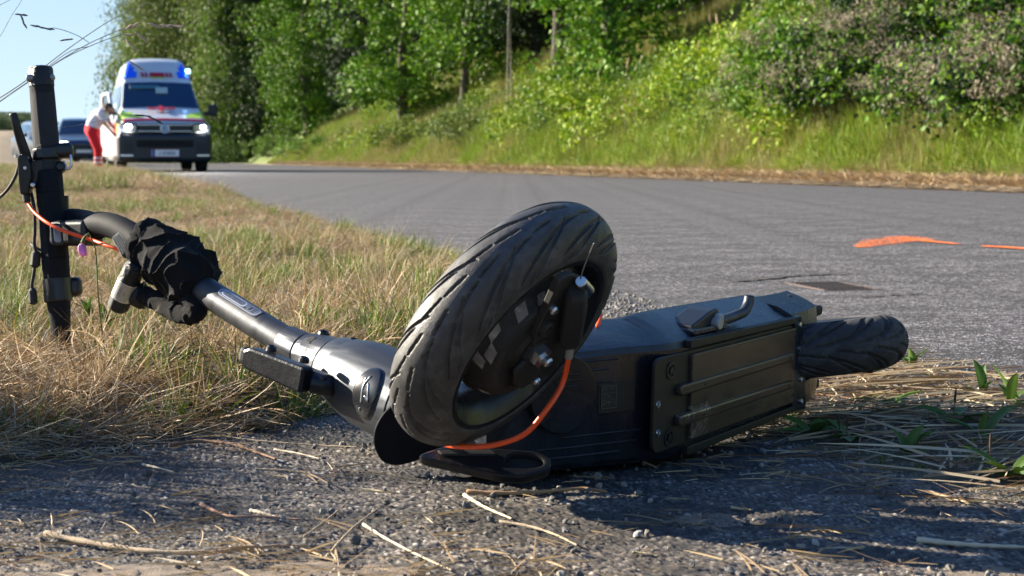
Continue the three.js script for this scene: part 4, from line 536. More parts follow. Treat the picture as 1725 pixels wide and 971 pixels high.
{
  const r = mulberry(501), vars = [
    BLADE(1, 46, { spread: 0.045, len: 0.10, width: 0.0019, pitch: [0.02, 0.5], bend: 1.3, lift: 0.018, colors: STRAW, twist: 2.2, seg: 5 }), BLADE(2, 46, { spread: 0.045, len: 0.13, width: 0.0016, pitch: [0.02, 0.6], bend: 1.9, lift: 0.022, colors: STRAW, twist: 2.6, seg: 6 }),
    BLADE(3, 34, { spread: 0.035, len: 0.12, width: 0.0017, pitch: [0.7, 1.5], bend: 1.0, colors: STRAW.slice(0, 5), seg: 4 }), BLADE(4, 40, { spread: 0.05, len: 0.075, width: 0.0023, pitch: [0, 0.35], bend: 0.8, lift: 0.012, colors: STRAW, twist: 1.6, seg: 4 })];
  const lists = [[], [], [], []], greens = [[], []];
  const put = (x, d, s) => { const m = vergeness(x, d); if (m < -0.01) return; const n = fbm(x * 1.7, d * 1.7, 511), n2 = fbm(x * 6, d * 4, 512), edge = smoothstep(m, 0, 0.18), thin = lerp(0.45, 1, edge); if (x > 0.05 && d < 4) { if (r() > 0.2) return; s *= 0.4; } const tint = new THREE.Color().setScalar(0.75 + 0.5 * r()); const v = m < 0.06 || (x > 0.05 && d < 4) ? 3 : r() < 0.8 ? (r() < 0.5 ? 0 : 1) : r() < 0.35 && edge > 0.5 ? 2 : 3; if (d > 3.6 && r() < smoothstep(fbm(x * 2.3, d * 1.1, 515), 0.5, 0.62) * 0.75) return; const y = groundY(x, d); lists[v].push([V(x, y - 0.004, -d), r() * 6.3, s * thin * (0.7 + 0.6 * r()), tint, (r() - 0.5) * 0.3, (r() - 0.5) * 0.3]); const g = (smoothstep(n, 0.42, 0.6) * smoothstep(n2, 0.33, 0.56) + 0.05) * (d < 2.5 ? 0.5 : d < 7.5 ? 1.05 : 0.7); if (r() < g * 1.1 && edge > 0.3) greens[r() < 0.5 ? 0 : 1].push([V(x + 0.02, y - 0.004, -d), r() * 6.3, s * (0.55 + 0.6 * r()) * (0.6 + 0.5 * edge), new THREE.Color().setRGB(0.9 + 0.5 * r(), 0.9 + 0.25 * r(), 0.8)]); };
  for (let i = 0; i < 9200; i++) { const d = 1.7 + 3.6 * r() ** 1.3, x = lerp(-0.31 * d - 0.45, 0.95, r()); if (x < 0.32 * d) put(x, d, 0.70); }
  for (let i = 0; i < 9000; i++) { const d = 5 + 9 * r() ** 1.2, x = roadLeft(d) + 0.03 - r() ** 1.3 * (d * 0.30 + 0.8 + roadLeft(d) + 0.3); put(x, d, 0.46 + 0.22 * r()); }
  for (let i = 0; i < 9000; i++) { const d = 13 + 37 * r() ** 1.2, x = roadLeft(d) + 0.05 - r() ** 1.3 * Math.max(0.8, d * 0.30 + roadLeft(d) + 0.6); put(x, d, 0.95 + 0.5 * r()); }
  lists.forEach((l, i) => rings(l, vars[i], strawMat, 'dry_grass', ['flattened tangled dry grass covering the verge', 'long curling dry grass matted on the verge', 'upright dry grass stalks standing on the verge', 'short straw littering the verge and asphalt edge'][i], 'dry grass'));
  const gv = [BLADE(11, 20, { spread: 0.03, len: 0.105, width: 0.0032, pitch: [0.7, 1.5], bend: 1.1, colors: GREEN, seg: 4 }), BLADE(12, 26, { spread: 0.04, len: 0.075, width: 0.0042, pitch: [0.4, 1.3], bend: 1.3, colors: GREEN, seg: 4 })];
  greens.forEach((l, i) => rings(l, gv[i], leafyMat, 'green_grass', ['slender green grass blades growing through the dry verge', 'short broad green grass blades growing low in the verge'][i], 'grass'));
  { const tall = []; for (let i = 0; i < 90; i++) { const d = 1.72 + 0.35 * r(), x = -0.78 - 0.3 * r(); tall.push([V(x, groundY(x, d), -d), r() * 6.3, 0.8 + 0.5 * r(), new THREE.Color().setScalar(0.8 + 0.4 * r())]); } rings(tall, BLADE(31, 24, { spread: 0.04, len: 0.24, width: 0.0040, pitch: [1.3, 1.57], bend: 0.25, colors: STRAW.concat(GREEN), seg: 5 }), strawMat, 'tall_grass', 'tall dry grass standing just left of the view', 'grass'); }
  // loose straw on the asphalt
  const bits = [BLADE(21, 7, { spread: 0.03, len: 0.05, width: 0.0010, pitch: [0, 0.12], bend: 0.3, lift: 0.003, colors: STRAW, twist: 0.7, seg: 4 }), BLADE(22, 2, { spread: 0.01, len: 0.06, width: 0.0014, pitch: [0, 0.08], bend: 0.15, lift: 0.003, colors: STRAW, twist: 0.5, seg: 5 })], bl = [[], []];
  for (let i = 0; i < 1500; i++) { const d = 1.2 + 1.25 * r(), x = (r() * 2 - 1) * 0.31 * d, m = vergeness(x, d); if (m > 0.02) continue; const den = 0.10 + 0.5 * smoothstep(m, -0.16, 0) + 0.55 * (1 - smoothstep(d, 1.36, 1.5)) * (1 - smoothstep(x, -0.1, 0.1)) + 0.12 * smoothstep(fbm(x * 10, d * 10, 77), 0.5, 0.7); if (r() < den) bl[r() < 0.45 ? 0 : 1].push([V(x, drivewayY(x, d) + 0.003 + Math.max(0, dirtY(x, d)), -d), r() * 6.3, 0.5 + 0.8 * r(), new THREE.Color().setScalar(0.7 + 0.5 * r())]); }
  const strip = []; for (let i = 0; i < 560; i++) { const d = 1.45 + 1.5 * r(), x = 0.16 + 0.75 * r(); if (vergeness(x, d) > -0.02 && x < 0.37 * d) strip.push([V(x, Math.max(0, groundY(x, d)) + 0.003, -d), 0.6 + 1.1 * (r() - 0.5) + (r() < 0.25 ? r() * 6 : 0), 0.6 + 0.9 * r(), new THREE.Color().setScalar(0.8 + 0.45 * r())]); }
  rings(bl[0], bits[0], strawMat, 'straw_litter', 'bits of straw scattered on the old asphalt', 'straw'); rings(bl[1], bits[1], strawMat, 'straw_litter', 'single short straws lying on the old asphalt', 'straw');
  rings(strip, BLADE(23, 5, { spread: 0.05, len: 0.10, width: 0.0017, pitch: [0, 0.10], bend: 0.25, lift: 0.008, colors: STRAW, twist: 0.5, seg: 5 }), strawMat, 'straw_litter', 'long flattened straw lying between scooter and road', 'straw');
  // loose grit
  const stone = new THREE.IcosahedronGeometry(1, 1); { const p = stone.attributes.position; const rr = new Map(), r2 = mulberry(9); for (let i = 0; i < p.count; i++) { const k = [p.getX(i), p.getY(i), p.getZ(i)].map((v) => v.toFixed(3)).join(); if (!rr.has(k)) rr.set(k, 0.72 + 0.45 * r2()); const s = rr.get(k); p.setXYZ(i, p.getX(i) * s, p.getY(i) * s * 0.7, p.getZ(i) * s); } stone.computeVertexNormals(); }
  const grit = []; for (let i = 0; i < 1500; i++) { const d = 1.22 + 1.25 * r() ** 0.9, x = (r() * 2 - 1) * 0.31 * d; if (vergeness(x, d) > 0.05) continue; const s = 0.0009 + 0.0022 * r() ** 2.5; grit.push([V(x, drivewayY(x, d) + 0.0022 + 0.2 * s, -d), r() * 6.3, V(s * (1 + 0.5 * r()), s, s * (1 + 0.5 * r())), (() => { const t = r(), k = 0.6 + 0.7 * r(); return t > 0.9 ? rgb(0.26 * k, 0.245 * k, 0.22 * k) : t > 0.55 ? rgb(0.2 * k, 0.18 * k, 0.15 * k) : rgb(0.11 * k, 0.105 * k, 0.1 * k); })(), r(), r()]); }
  for (let i = 0; i < 2500; i++) { const d = 2.3 + 3.2 * r(), x = roadLeft(d) + (r() - 0.35) * 0.22; const s = 0.0015 + 0.003 * r() ** 2; grit.push([V(x, 0.001, -d), r() * 6.3, V(s, s, s), (() => { const k = 0.5 + r(); return rgb(0.24 * k, 0.22 * k, 0.195 * k); })(), r(), r()]); }
  for (let i = 0; i < 4200; i++) { const d = 1.24 + 1.7 * r(), x = i % 2 ? lerp(0.12, 0.31 * d, r()) : (r() * 2 - 1) * 0.31 * d, gy = Math.max(groundY(x, d), dirtY(x, d)); if (gy < 0.001) continue; const s = 0.0010 + 0.0034 * r() ** 3, k = 0.5 + 0.9 * r(); grit.push([V(x, gy + 0.2 * s, -d), r() * 6.3, V(s * (1 + 0.6 * r()), s, s), rgb(0.20 * k, 0.175 * k, 0.145 * k), r(), r()]); }
  rings(grit, stone, std({ roughness: 0.8 }), 'grit', 'loose grit and small stones lying on the asphalt', 'gravel');
}
// sticks and stalks that can be told apart
{
  const stick = (label, pts, r0, col, fork) => { const g = [sweep(pts.map(([x, y, h]) => { const p = onGround(x, y, (h || 0)); p.y += Math.max(0.002, drivewayY(p.x, -p.z) + 0.003, dirtY(p.x, -p.z) + 0.003); return p; }), (t) => r0 * (1 - 0.5 * t) * (1 + 0.15 * Math.sin(t * 40)), 40, 7)]; const o = mesh('dry_stick', merge(g), std({ color: col, roughness: 0.85, bumpMap: rep(grainTex, 30, 4), bumpScale: 0.0006 })); tag(o, label, 'stick'); return o; };
  const tan = rgb(0.42, 0.32, 0.21), brown = rgb(0.24, 0.135, 0.08), pale = rgb(0.55, 0.46, 0.33), red = rgb(0.34, 0.19, 0.13);
  stick('long pale stalk lying on the sandy dirt at the bottom left', [[76, 912], [130, 921], [200, 932], [270, 941], [340, 943], [400, 938], [470, 930]], 0.0026, tan);
  stick('reddish brown twig at the edge of the flattened dry grass', [[285, 760], [330, 754], [390, 759], [430, 769], [464, 784]], 0.0021, brown);
  stick('short reddish stick with a dark end in the middle of the rough asphalt', [[338, 857], [365, 869], [398, 882], [440, 881], [505, 884]], 0.0016, red);
  stick('pale split straw lying beside the short reddish stick', [[422, 870], [446, 876], [470, 882]], 0.0017, pale);
  stick('thin pale straw on the asphalt below the long twig', [[240, 787], [262, 793], [292, 802]], 0.0014, pale);
  stick('straight pale stalk on the asphalt left of the mudguard flap', [[462, 765], [500, 772], [538, 782]], 0.0012, pale);
  stick('fine pale stalk pointing at the mudguard flap', [[360, 744], [450, 752], [540, 757], [600, 763]], 0.0010, tan);
  stick('thin pale stalk lying level on the dark asphalt', [[430, 800], [480, 804], [522, 807]], 0.0011, tan);
  stick('brown dried leaf stalk below the mudguard stay', [[786, 838], [850, 840], [920, 838], [980, 832], [1022, 838]], 0.0022, rgb(0.38, 0.22, 0.11));
  stick('pale straw pointing from the dried stalk to the bottom of the photo', [[782, 845], [815, 862], [862, 884]], 0.0018, pale);
  stick('curved thin stalk on the sunlit asphalt under the scooter shadow', [[842, 888], [890, 895], [930, 906], [972, 928]], 0.0013, tan);
  stick('slanting straw across the bottom of the sandy dirt', [[612, 892], [650, 920], [700, 945], [760, 972]], 0.0014, pale);
  stick('upright bent stalk rising from the dirt at the bottom', [[548, 948, 0], [590, 905, 0.004], [640, 862, 0.008]], 0.0012, tan);
  stick('second bent stalk beside the upright one at the bottom', [[512, 915, 0], [550, 885, 0.004], [588, 853, 0.006]], 0.0011, tan);
  stick('sunlit pale stick on the dirt at the bottom right', [[1545, 921], [1620, 927], [1690, 931], [1740, 932]], 0.0024, pale);
  stick('short straw stuck in the small heap of dirt', [[1232, 862], [1250, 865], [1268, 867]], 0.0014, pale);
  stick('pale straw crossing the asphalt beside the straw strip', [[1560, 835], [1620, 853], [1700, 878]], 0.0012, tan);
  stick('long pale straw on the dirt behind the deck', [[1310, 678], [1365, 702], [1420, 724], [1450, 742]], 0.0014, pale);
}
// plantain and other small rosettes
{
  const leafG = (L, w, seed) => { const r = mulberry(seed), pos = [], col = [], idx = [], n = 8; for (let i = 0; i <= n; i++) { const t = i / n, ww = w * Math.sin(PI * Math.min(1, t * 0.93 + 0.07)) ** 0.8 * (t < 0.25 ? 0.35 + 2.6 * t : 1), y = L * 0.42 * t - L * 0.55 * t * t * (0.6 + 0.3 * r() * 0), c = 0.85 + 0.3 * t; for (let j = -2; j <= 2; j++) { pos.push(ww * j / 4, y + Math.abs(j) * ww * 0.10 + 0.001 * (hash(i, j, seed) - 0.5), L * t); const k = (j === 0 ? 1.35 : 1) * c; col.push(0.075 * k, 0.145 * k, 0.022 * k); } } for (let i = 0; i < n; i++) for (let j = 0; j < 4; j++) { const a = i * 5 + j; idx.push(a, a + 1, a + 5, a + 5, a + 1, a + 6); } const g = new THREE.BufferGeometry(); g.setAttribute('position', new THREE.Float32BufferAttribute(pos, 3)); g.setAttribute('color', new THREE.Float32BufferAttribute(col, 3)); g.setIndex(idx); g.computeVertexNormals(); return g; };
  const Ls = [leafG(0.05, 0.022, 1), leafG(0.062, 0.020, 2), leafG(0.04, 0.020, 3), leafG(0.07, 0.016, 4)], spike = std({ color: rgb(0.05, 0.03, 0.02), roughness: 0.9 });
  const plant = (label, px, py, n, s, seed, spikes = 0, cat = 'plantain', up = 0.3) => { const r = mulberry(seed), p = onGround(px, py), t = thing('plantain', label, cat, V(p.x, Math.max(groundY(p.x, -p.z), 0) , p.z)); for (let i = 0; i < n; i++) { const m = mesh('leaf', Ls[Math.floor(r() * 4)], leafyMat, t); m.rotation.set(-up * (0.2 + 1.6 * r()), i / n * 6.28 + r(), (r() - 0.5) * 0.5, 'YXZ'); m.scale.setScalar(s * (0.6 + 0.6 * r())); } for (let i = 0; i < spikes; i++) { const a = V((r() - 0.5) * 0.03, 0, (r() - 0.5) * 0.03), h = 0.028 + 0.015 * r(), b = a.clone().add(V((r() - 0.5) * 0.015, h, (r() - 0.5) * 0.015)); mesh('flower_spike', sweep([a, a.clone().lerp(b, 0.5), b], (t) => t < 0.6 ? 0.0004 : 0.0011 * Math.sin(PI * (t - 0.55) / 0.5) + 0.0003, 16, 6), spike, t); } return t; };
  plant('green rosette in sunlight with two upright green spikes, right of the rear wing', 1498, 690, 9, 0.62, 1, 0);
  plant('single bright leaf under the end of the rear tyre', 1468, 618, 3, 0.6, 2, 0, 'weed', 1.0);
  plant('small leafy weed at the road edge right of the rear tyre', 1535, 622, 5, 0.7, 3, 0, 'weed', 0.8);
  plant('low leaves at the road edge beside the shadow of the rear wheel', 1585, 650, 4, 0.6, 4, 0, 'weed', 0.2);
  plant('sunlit leaves at the right edge of the straw strip', 1655, 668, 6, 0.75, 5, 0, 'weed', 0.6);
  plant('narrow upright leaves at the right end of the straw strip', 1705, 690, 6, 0.75, 6, 0, 'weed', 0.6);
  plant('shaded broad leaved plantain in the middle of the straw strip', 1608, 722, 9, 0.7, 7, 1);
  plant('dark green plantain with brown spikes right of the deck', 1435, 752, 10, 0.75, 8, 2);
  plant('shaded plantain low on the left end of the straw strip', 1375, 742, 8, 0.8, 9, 0);
  plant('lone broad leaf standing in the shaded straw', 1660, 748, 3, 0.95, 10, 0, 'weed', 0.8);
  plant('shaded leaves at the lower right corner of the straw strip', 1700, 815, 9, 0.8, 11, 1, 'weed');
  plant('leafy weed in the shaded straw right of the dark plantain', 1530, 775, 7, 0.7, 12, 0, 'weed', 0.5);
  const pv = (label, px, py, n, s, seed, d, y) => { const t = plant(label, px, py, n, s, seed, 0, 'weed', 0.9); const p = at(px, py, d); t.position.set(p.x, p.y - 0.01, p.z); };
  pv('bright green broad leaves in the dry grass under the lock', 178, 535, 6, 0.5, 13, 2.42);
  pv('bright green leaves beside the foot of the handlebar', 150, 520, 6, 0.45, 14, 2.5);
  pv('small bright leaves in the dry grass below the stem', 318, 598, 5, 0.55, 15, 2.25);
}
{ // pink flower by the orange cable
  const c = at(137, 411, 2.24), t = thing('pink_flower', 'pink mallow flower hanging by the orange cable', 'flower', c), pm = phys({ color: rgb(0.75, 0.30, 0.62), roughness: 0.7, side: THREE.DoubleSide, transmission: 0.4, thickness: 0 });
  const pet = new THREE.SphereGeometry(0.0085, 12, 8).scale(0.6, 0.2, 1).translate(0, 0, 0.0075);
  for (let i = 0; i < 5; i++) { const m = mesh('petal', pet, pm, t); m.rotation.set(1.0 + 0.25 * i, i * 1.256 + 0.3, 0.2 * i, 'YXZ'); }
  mesh('calyx', sweep([V(0.001, 0.001, 0), V(0.004, 0.008, 0), V(0.009, 0.013, -0.002)], (u) => 0.0028 - 0.002 * u, 10, 6), std({ color: rgb(0.1, 0.13, 0.03), roughness: 0.8 }), t);
  mesh('stalk', sweep([V(0.009, 0.012, -0.002), V(0.014, -0.005, -0.01), V(0.012, -0.06, -0.03), V(0.02, -0.19, -0.05)], 0.0009, 20, 6), std({ color: rgb(0.12, 0.16, 0.05), roughness: 0.8 }), t);
}
{ // tall grass stalks leaning in from the left, with seed heads
  const sm = std({ color: rgb(0.13, 0.14, 0.11), roughness: 0.7 }), dm = std({ color: rgb(0.05, 0.045, 0.04), roughness: 0.8 }), hm = std({ color: rgb(0.42, 0.30, 0.23), roughness: 0.85 });
  const stalk = (label, pts, heads, r0 = 0.0011, headMat = hm) => { const D = pts.map(([x, y, d]) => at(x, y, d)), t = thing('grass_stalk', label, 'grass stalk', D[0]); part(t, 'stem', sweep(D, (u) => r0 * (1 - 0.5 * u), 60, 6), sm);
    for (const [x0, y0, x1, y1, d, w] of heads) { const a = at(x0, y0, d), b = at(x1, y1, d), A = b.clone().sub(a), g = [], r = mulberry(x0 * 7 + y0), n = Math.max(4, Math.round(A.length() / 0.005)); for (let i = 0; i < n; i++) { const p = a.clone().addScaledVector(A, i / n), q = A.clone().normalize().multiplyScalar(0.010 + 0.004 * r()).add(V((r() - 0.5) * w, (r() - 0.5) * w, (r() - 0.5) * w)); g.push(sweep([p, p.clone().addScaledVector(q, 0.5), p.clone().add(q)], (u) => 0.0013 * Math.sin(PI * clamp(u * 0.9 + 0.08, 0, 1)) + 0.0001, 6, 5)); } part(t, 'seed_head', merge(g), headMat); } };
  stalk('tall thin grass stalk whose pale feathery seed head is topmost beside the trees', [[-420, 420, 2.7], [-100, 225, 2.7], [30, 145, 2.72], [120, 78, 2.75], [190, 32, 2.78], [250, 4, 2.8]], [[246, 40, 300, 46, 2.8, 0.012]]);
  stalk('tall thin grass stalk with drooping pale spikelets against the sky', [[-420, 430, 2.66], [-90, 228, 2.66], [30, 150, 2.68], [95, 105, 2.7], [150, 73, 2.72], [195, 53, 2.74], [222, 42, 2.74]], [[203, 52, 228, 42, 2.74, 0.006], [226, 54, 245, 68, 2.74, 0.005], [212, 66, 228, 84, 2.74, 0.005]]);
  stalk('lowest of the leaning grass stalks, passing right behind the grip', [[-420, 440, 2.62], [-60, 212, 2.62], [40, 143, 2.64], [110, 97, 2.66], [170, 70, 2.68], [208, 57, 2.7]], [[206, 58, 221, 60, 2.7, 0.005], [216, 102, 236, 116, 2.7, 0.004]]);
  stalk('thin curved stalk with dark spikelets high in the sky', [[-420, 452, 2.8], [-30, 190, 2.8], [60, 128, 2.8], [120, 85, 2.8], [152, 76, 2.8], [130, 60, 2.8], [90, 47, 2.8], [78, 48, 2.8]], [[50, 42, 85, 49, 2.8, 0.003], [100, 69, 118, 66, 2.8, 0.003]], 0.0010, dm);
  stalk('fine stalk crossing the upper left corner with a dark hanging spikelet', [[-220, 300, 2.75], [-60, 130, 2.75], [0, 60, 2.75], [18, 28, 2.75], [36, 0, 2.75], [50, -26, 2.75]], [[33, 24, 41, 43, 2.75, 0.003], [24, 24, 38, 25, 2.75, 0.003]], 0.0007, dm);
  stalk('fine stalk bending down from the top left corner', [[-180, 120, 2.75], [-60, 34, 2.75], [0, 8, 2.75], [22, -3, 2.75], [60, -16, 2.75]], [[60, -18, 90, -25, 2.75, 0.004]], 0.0007, dm);
  stalk('dark grass stalk whose spikelets hang before the white ambulance bonnet', [[-420, 520, 3.0], [0, 190, 3.0], [90, 215, 3.05], [170, 203, 3.05], [215, 195, 3.05], [238, 193, 3.05], [254, 198, 3.05]], [[226, 194, 246, 196, 3.05, 0.003], [246, 195, 268, 205, 3.05, 0.003]], 0.0006, dm);
}

// ---------------------------------------------------------------- ambulance
const vehRing = (z, yb, yt, wb, wt, belt = 1.08, rT = 0.12, n = 8) => { // section across a vehicle body: straight to the belt line, leaning in above it
  const half = []; const b = Math.min(belt, yt - rT - 0.02);
  half.push([wb - 0.08, yb], [wb - 0.02, yb + 0.04], [wb, yb + 0.14], [wb + 0.01, lerp(yb, b, 0.6)], [wb, b]);
  for (let i = 0; i <= n; i++) { const a = i / n * PI / 2; half.push([lerp(wt, wt - rT, 1 - Math.cos(a)), yt - rT + rT * Math.sin(a)]); }
  const mid = [[wt * 0.5, yt + 0.015], [0, yt + 0.022]]; const pts = [...half, ...mid]; return [...pts.map(([x, y]) => V(x, y, z)), ...pts.slice(0, -1).reverse().map(([x, y]) => V(-x, y, z))];
};
function bodySurface(keys) { // keys: [z, yb, yt, wb, wt, belt, rT], front first; returns section(z)
  return (z) => { let i = 0; while (i < keys.length - 2 && z < keys[i + 1][0]) i++; const a = keys[i], b = keys[i + 1], t = clamp((a[0] - z) / (a[0] - b[0]), 0, 1); return vehRing(z, ...[1, 2, 3, 4, 5, 6].map((k) => lerp(a[k], b[k], t))); };
}
// a skin on the body between two stations, from ring index i0 to i1, lifted off the surface
function skin(section, z0, z1, i0, i1, off, nz = 12, clip) {
  const rows = [], sub = 3; for (let k = 0; k <= nz; k++) { const z = lerp(z0, z1, k / nz), r = section(z), row = []; const n = r.length; for (let q = 0; q <= (i1 - i0) * sub; q++) { const s = i0 + q / sub, j = Math.floor(s), f = s - j; row.push(r[((j % n) + n) % n].clone().lerp(r[(((j + 1) % n) + n) % n], f)); } rows.push(row); }
  const N = rows.map((row, k) => row.map((p, j) => { const a = rows[Math.min(k + 1, nz)][j].clone().sub(rows[Math.max(k - 1, 0)][j]), b = row[Math.min(j + 1, row.length - 1)].clone().sub(row[Math.max(j - 1, 0)]); const v = a.cross(b).normalize(); if (v.dot(V(p.x, p.y - 0.9, p.z + 2.2)) < 0) v.multiplyScalar(-1); return v; }));
  const pos = [], idx = [], m = rows[0].length; rows.forEach((row, k) => row.forEach((p, j) => { const q = p.clone().addScaledVector(N[k][j], off); pos.push(q.x, q.y, q.z); }));
  for (let k = 0; k < nz; k++) for (let j = 0; j < m - 1; j++) { const a = k * m + j, b = a + m; const c = rows[k][j].clone().add(rows[k + 1][j + 1]).multiplyScalar(0.5); if (clip && !clip(c)) continue; idx.push(a, b, a + 1, b, b + 1, a + 1); }
  const g = new THREE.BufferGeometry(); g.setAttribute('position', new THREE.Float32BufferAttribute(pos, 3)); g.setIndex(idx); g.computeVertexNormals(); return g;
}
const paintWhite = phys({ color: rgb(0.58, 0.60, 0.62), roughness: 0.35, clearcoat: 0.8, clearcoatRoughness: 0.08 }), glassDark = phys({ color: rgb(0.012, 0.03, 0.045), roughness: 0.06, clearcoat: 1, side: THREE.DoubleSide }), trimBlack = std({ color: rgb(0.018, 0.02, 0.024), roughness: 0.55 }), chrome = std({ color: rgb(0.7, 0.72, 0.75), metalness: 1, roughness: 0.2 }), redFoil = std({ color: rgb(0.42, 0.008, 0.03), roughness: 0.45, side: THREE.DoubleSide }), limeFoil = std({ color: rgb(0.50, 0.78, 0.03), roughness: 0.45, side: THREE.DoubleSide }), yellowFoil = std({ color: rgb(0.85, 0.62, 0.02), roughness: 0.45, side: THREE.DoubleSide }), tyreMat = std({ color: rgb(0.02, 0.02, 0.021), roughness: 0.9 }), blueLens = phys({ color: rgb(0.004, 0.03, 0.42), roughness: 0.15, clearcoat: 1, emissive: rgb(0.0, 0.01, 0.10), side: THREE.DoubleSide });
const lampOn = std({ color: rgb(1, 1, 1), emissive: rgb(1, 1, 0.96), emissiveIntensity: 9 }), blueOn = std({ color: rgb(0.4, 0.7, 1), emissive: rgb(0.25, 0.6, 1), emissiveIntensity: 3 });
function wheelParts(t, x, z, R, w) {
  const wheel = new THREE.Group(); wheel.name = 'wheel'; wheel.position.set(x, R, z); t.add(wheel);
  mesh('tyre', crease(new THREE.LatheGeometry([[R * 0.62, -w / 2], [R * 0.9, -w / 2], [R, -w * 0.38], [R, w * 0.38], [R * 0.9, w / 2], [R * 0.62, w / 2]].map(([a, b]) => new THREE.Vector2(a, b)), 40).rotateZ(PI / 2), 0.6), tyreMat, wheel);
  const s = Math.sign(x); mesh('rim', crease(new THREE.LatheGeometry([[0.0, w * 0.36], [R * 0.2, w * 0.38], [R * 0.5, w * 0.28], [R * 0.62, w * 0.45], [R * 0.63, -w * 0.45]].map(([a, b]) => new THREE.Vector2(Math.max(a, 1e-4), b * -s)), 32).rotateZ(PI / 2), 0.5), std({ color: rgb(0.45, 0.46, 0.48), metalness: 0.7, roughness: 0.4, side: THREE.DoubleSide }), wheel);
}
const textPlane = (w, h, W, H, draw, mat = {}) => { const c = document.createElement('canvas'); c.width = W; c.height = H; draw(c.getContext('2d')); const t = new THREE.CanvasTexture(c); t.colorSpace = THREE.SRGBColorSpace; return [new THREE.PlaneGeometry(w, h), std({ map: t, roughness: 0.5, ...mat })]; };
{
  const d = 38.2, p = onGround(279, 290), t = thing('ambulance', 'white high roofed ambulance with lit headlights and blue roof lights', 'ambulance', V((279 - 862.5) / FOCAL * d, 0, -d), 0.27);
  const keys = [[0.0, 0.22, 0.98, 0.90, 0.86, 0.9, 0.10], [-0.10, 0.20, 1.06, 0.945, 0.88, 0.95, 0.10], [-0.5, 0.20, 1.19, 0.955, 0.86, 1.02, 0.10], [-0.92, 0.20, 1.32, 0.955, 0.83, 1.08, 0.08], [-1.64, 0.20, 1.90, 0.955, 0.735, 1.08, 0.07], [-1.72, 0.20, 1.97, 0.955, 0.715, 1.08, 0.07], [-2.10, 0.20, 2.33, 0.955, 0.62, 1.08, 0.13], [-2.35, 0.20, 2.43, 0.955, 0.60, 1.08, 0.16], [-4.95, 0.20, 2.43, 0.955, 0.60, 1.08, 0.16], [-5.15, 0.24, 2.40, 0.92, 0.58, 1.08, 0.14]];
  const sec = bodySurface(keys), zs = [0, -0.05, -0.10, -0.2, -0.3, -0.5, -0.7, -0.92, -1.1, -1.3, -1.5, -1.64, -1.72, -1.9, -2.1, -2.22, -2.35, -3, -4, -4.95, -5.15];
  mesh('body', loft(zs.map(sec), true, 0.45), paintWhite, t);
  // ring indices: 4 = belt, 5..13 = shoulder arc, 14 mid, 15 top centre, then mirrored
  mesh('windscreen', skin(sec, -0.94, -1.62, 9, 21, 0.008, 14), glassDark, t);
  for (const s of [1, -1]) { mesh('side_window', skin(sec, -1.1, -2.0, s > 0 ? 4.2 : 25, s > 0 ? 5 : 25.8, 0.008, 10, (c) => c.y > 1.12 && c.y < 1.95), glassDark, t); }
  mesh('rear_side_window', skin(sec, -2.3, -4.6, 25, 25.8, 0.008, 10, (c) => c.y > 1.3 && c.y < 1.9), glassDark, t);
  mesh('sun_visor', block(V(-0.30, 1.80, -1.44), ...axes(V(1, 0, 0), V(0, 0.75, -0.66)), 0.62, 0.10, 0.012, 0.005), std({ color: rgb(0.05, 0.16, 0.22), roughness: 0.5 }), t);
  mesh('mirror_sticker', block(V(0.06, 1.725, -1.345), ...axes(V(1, 0, 0), V(0, 0.75, -0.66)), 0.25, 0.17, 0.012, 0.02), std({ color: rgb(0.40, 0.52, 0.50), roughness: 0.5 }), t);
  // roof cap: blue corner lights, red banner
  for (const s of [1, -1]) mesh('blue_light', skin(sec, -1.74, -2.32, s > 0 ? 5 : 15, s > 0 ? 15 : 25, 0.015, 20, (c) => c.x * s > lerp(0.38, 0.56, clamp((c.y - 1.95) / 0.45, 0, 1)) && c.y > 1.96), blueLens, t);
  for (const s of [1, -1]) mesh('blue_light_edge', skin(sec, -1.76, -2.2, s > 0 ? 4.45 : 25, s > 0 ? 5 : 25.55, 0.02, 10, (c) => c.y > 1.93), blueLens, t);
  { const o = sec(-1.80), y = 2.09, X = V(1, 0, 0), Y = V(0, 0.74, -0.67), N = X.clone().cross(Y); mesh('blue_flash', block(V(0.665, 2.16, -1.82), X, Y, N, 0.10, 0.10, 0.05, 0.02, 3), blueOn, t); mesh('blue_flash', block(V(-0.715, 2.10, -1.84), X, Y, N, 0.045, 0.05, 0.05, 0.015, 3), blueOn, t);
    const B = (x, w, sk) => { const b = V(x, 2.072, -1.768), g = plate([[-w / 2, -0.06], [w / 2, -0.06], [w / 2 + sk, 0.06], [-w / 2 + sk, 0.06]], b, X, Y, 0.012, 0.001); mesh('red_banner', g, redFoil, t); };
    B(0, 0.31, 0); B(-0.22, 0.05, -0.02); B(-0.30, 0.05, -0.02); B(0.22, 0.05, -0.02); B(0.30, 0.05, -0.02);
    mesh('yellow_line', plate([[-0.16, -0.012], [0.16, -0.012], [0.16, 0.0], [-0.16, 0.0]], V(0, 2.016, -1.722), X, Y, 0.012, 0.001), limeFoil, t); }
  // bonnet: cross emblem with lettering bar, red stripe, lime corners
  mesh('red_stripe', skin(sec, -0.06, -0.17, 9.5, 20.5, 0.006, 4), redFoil, t);
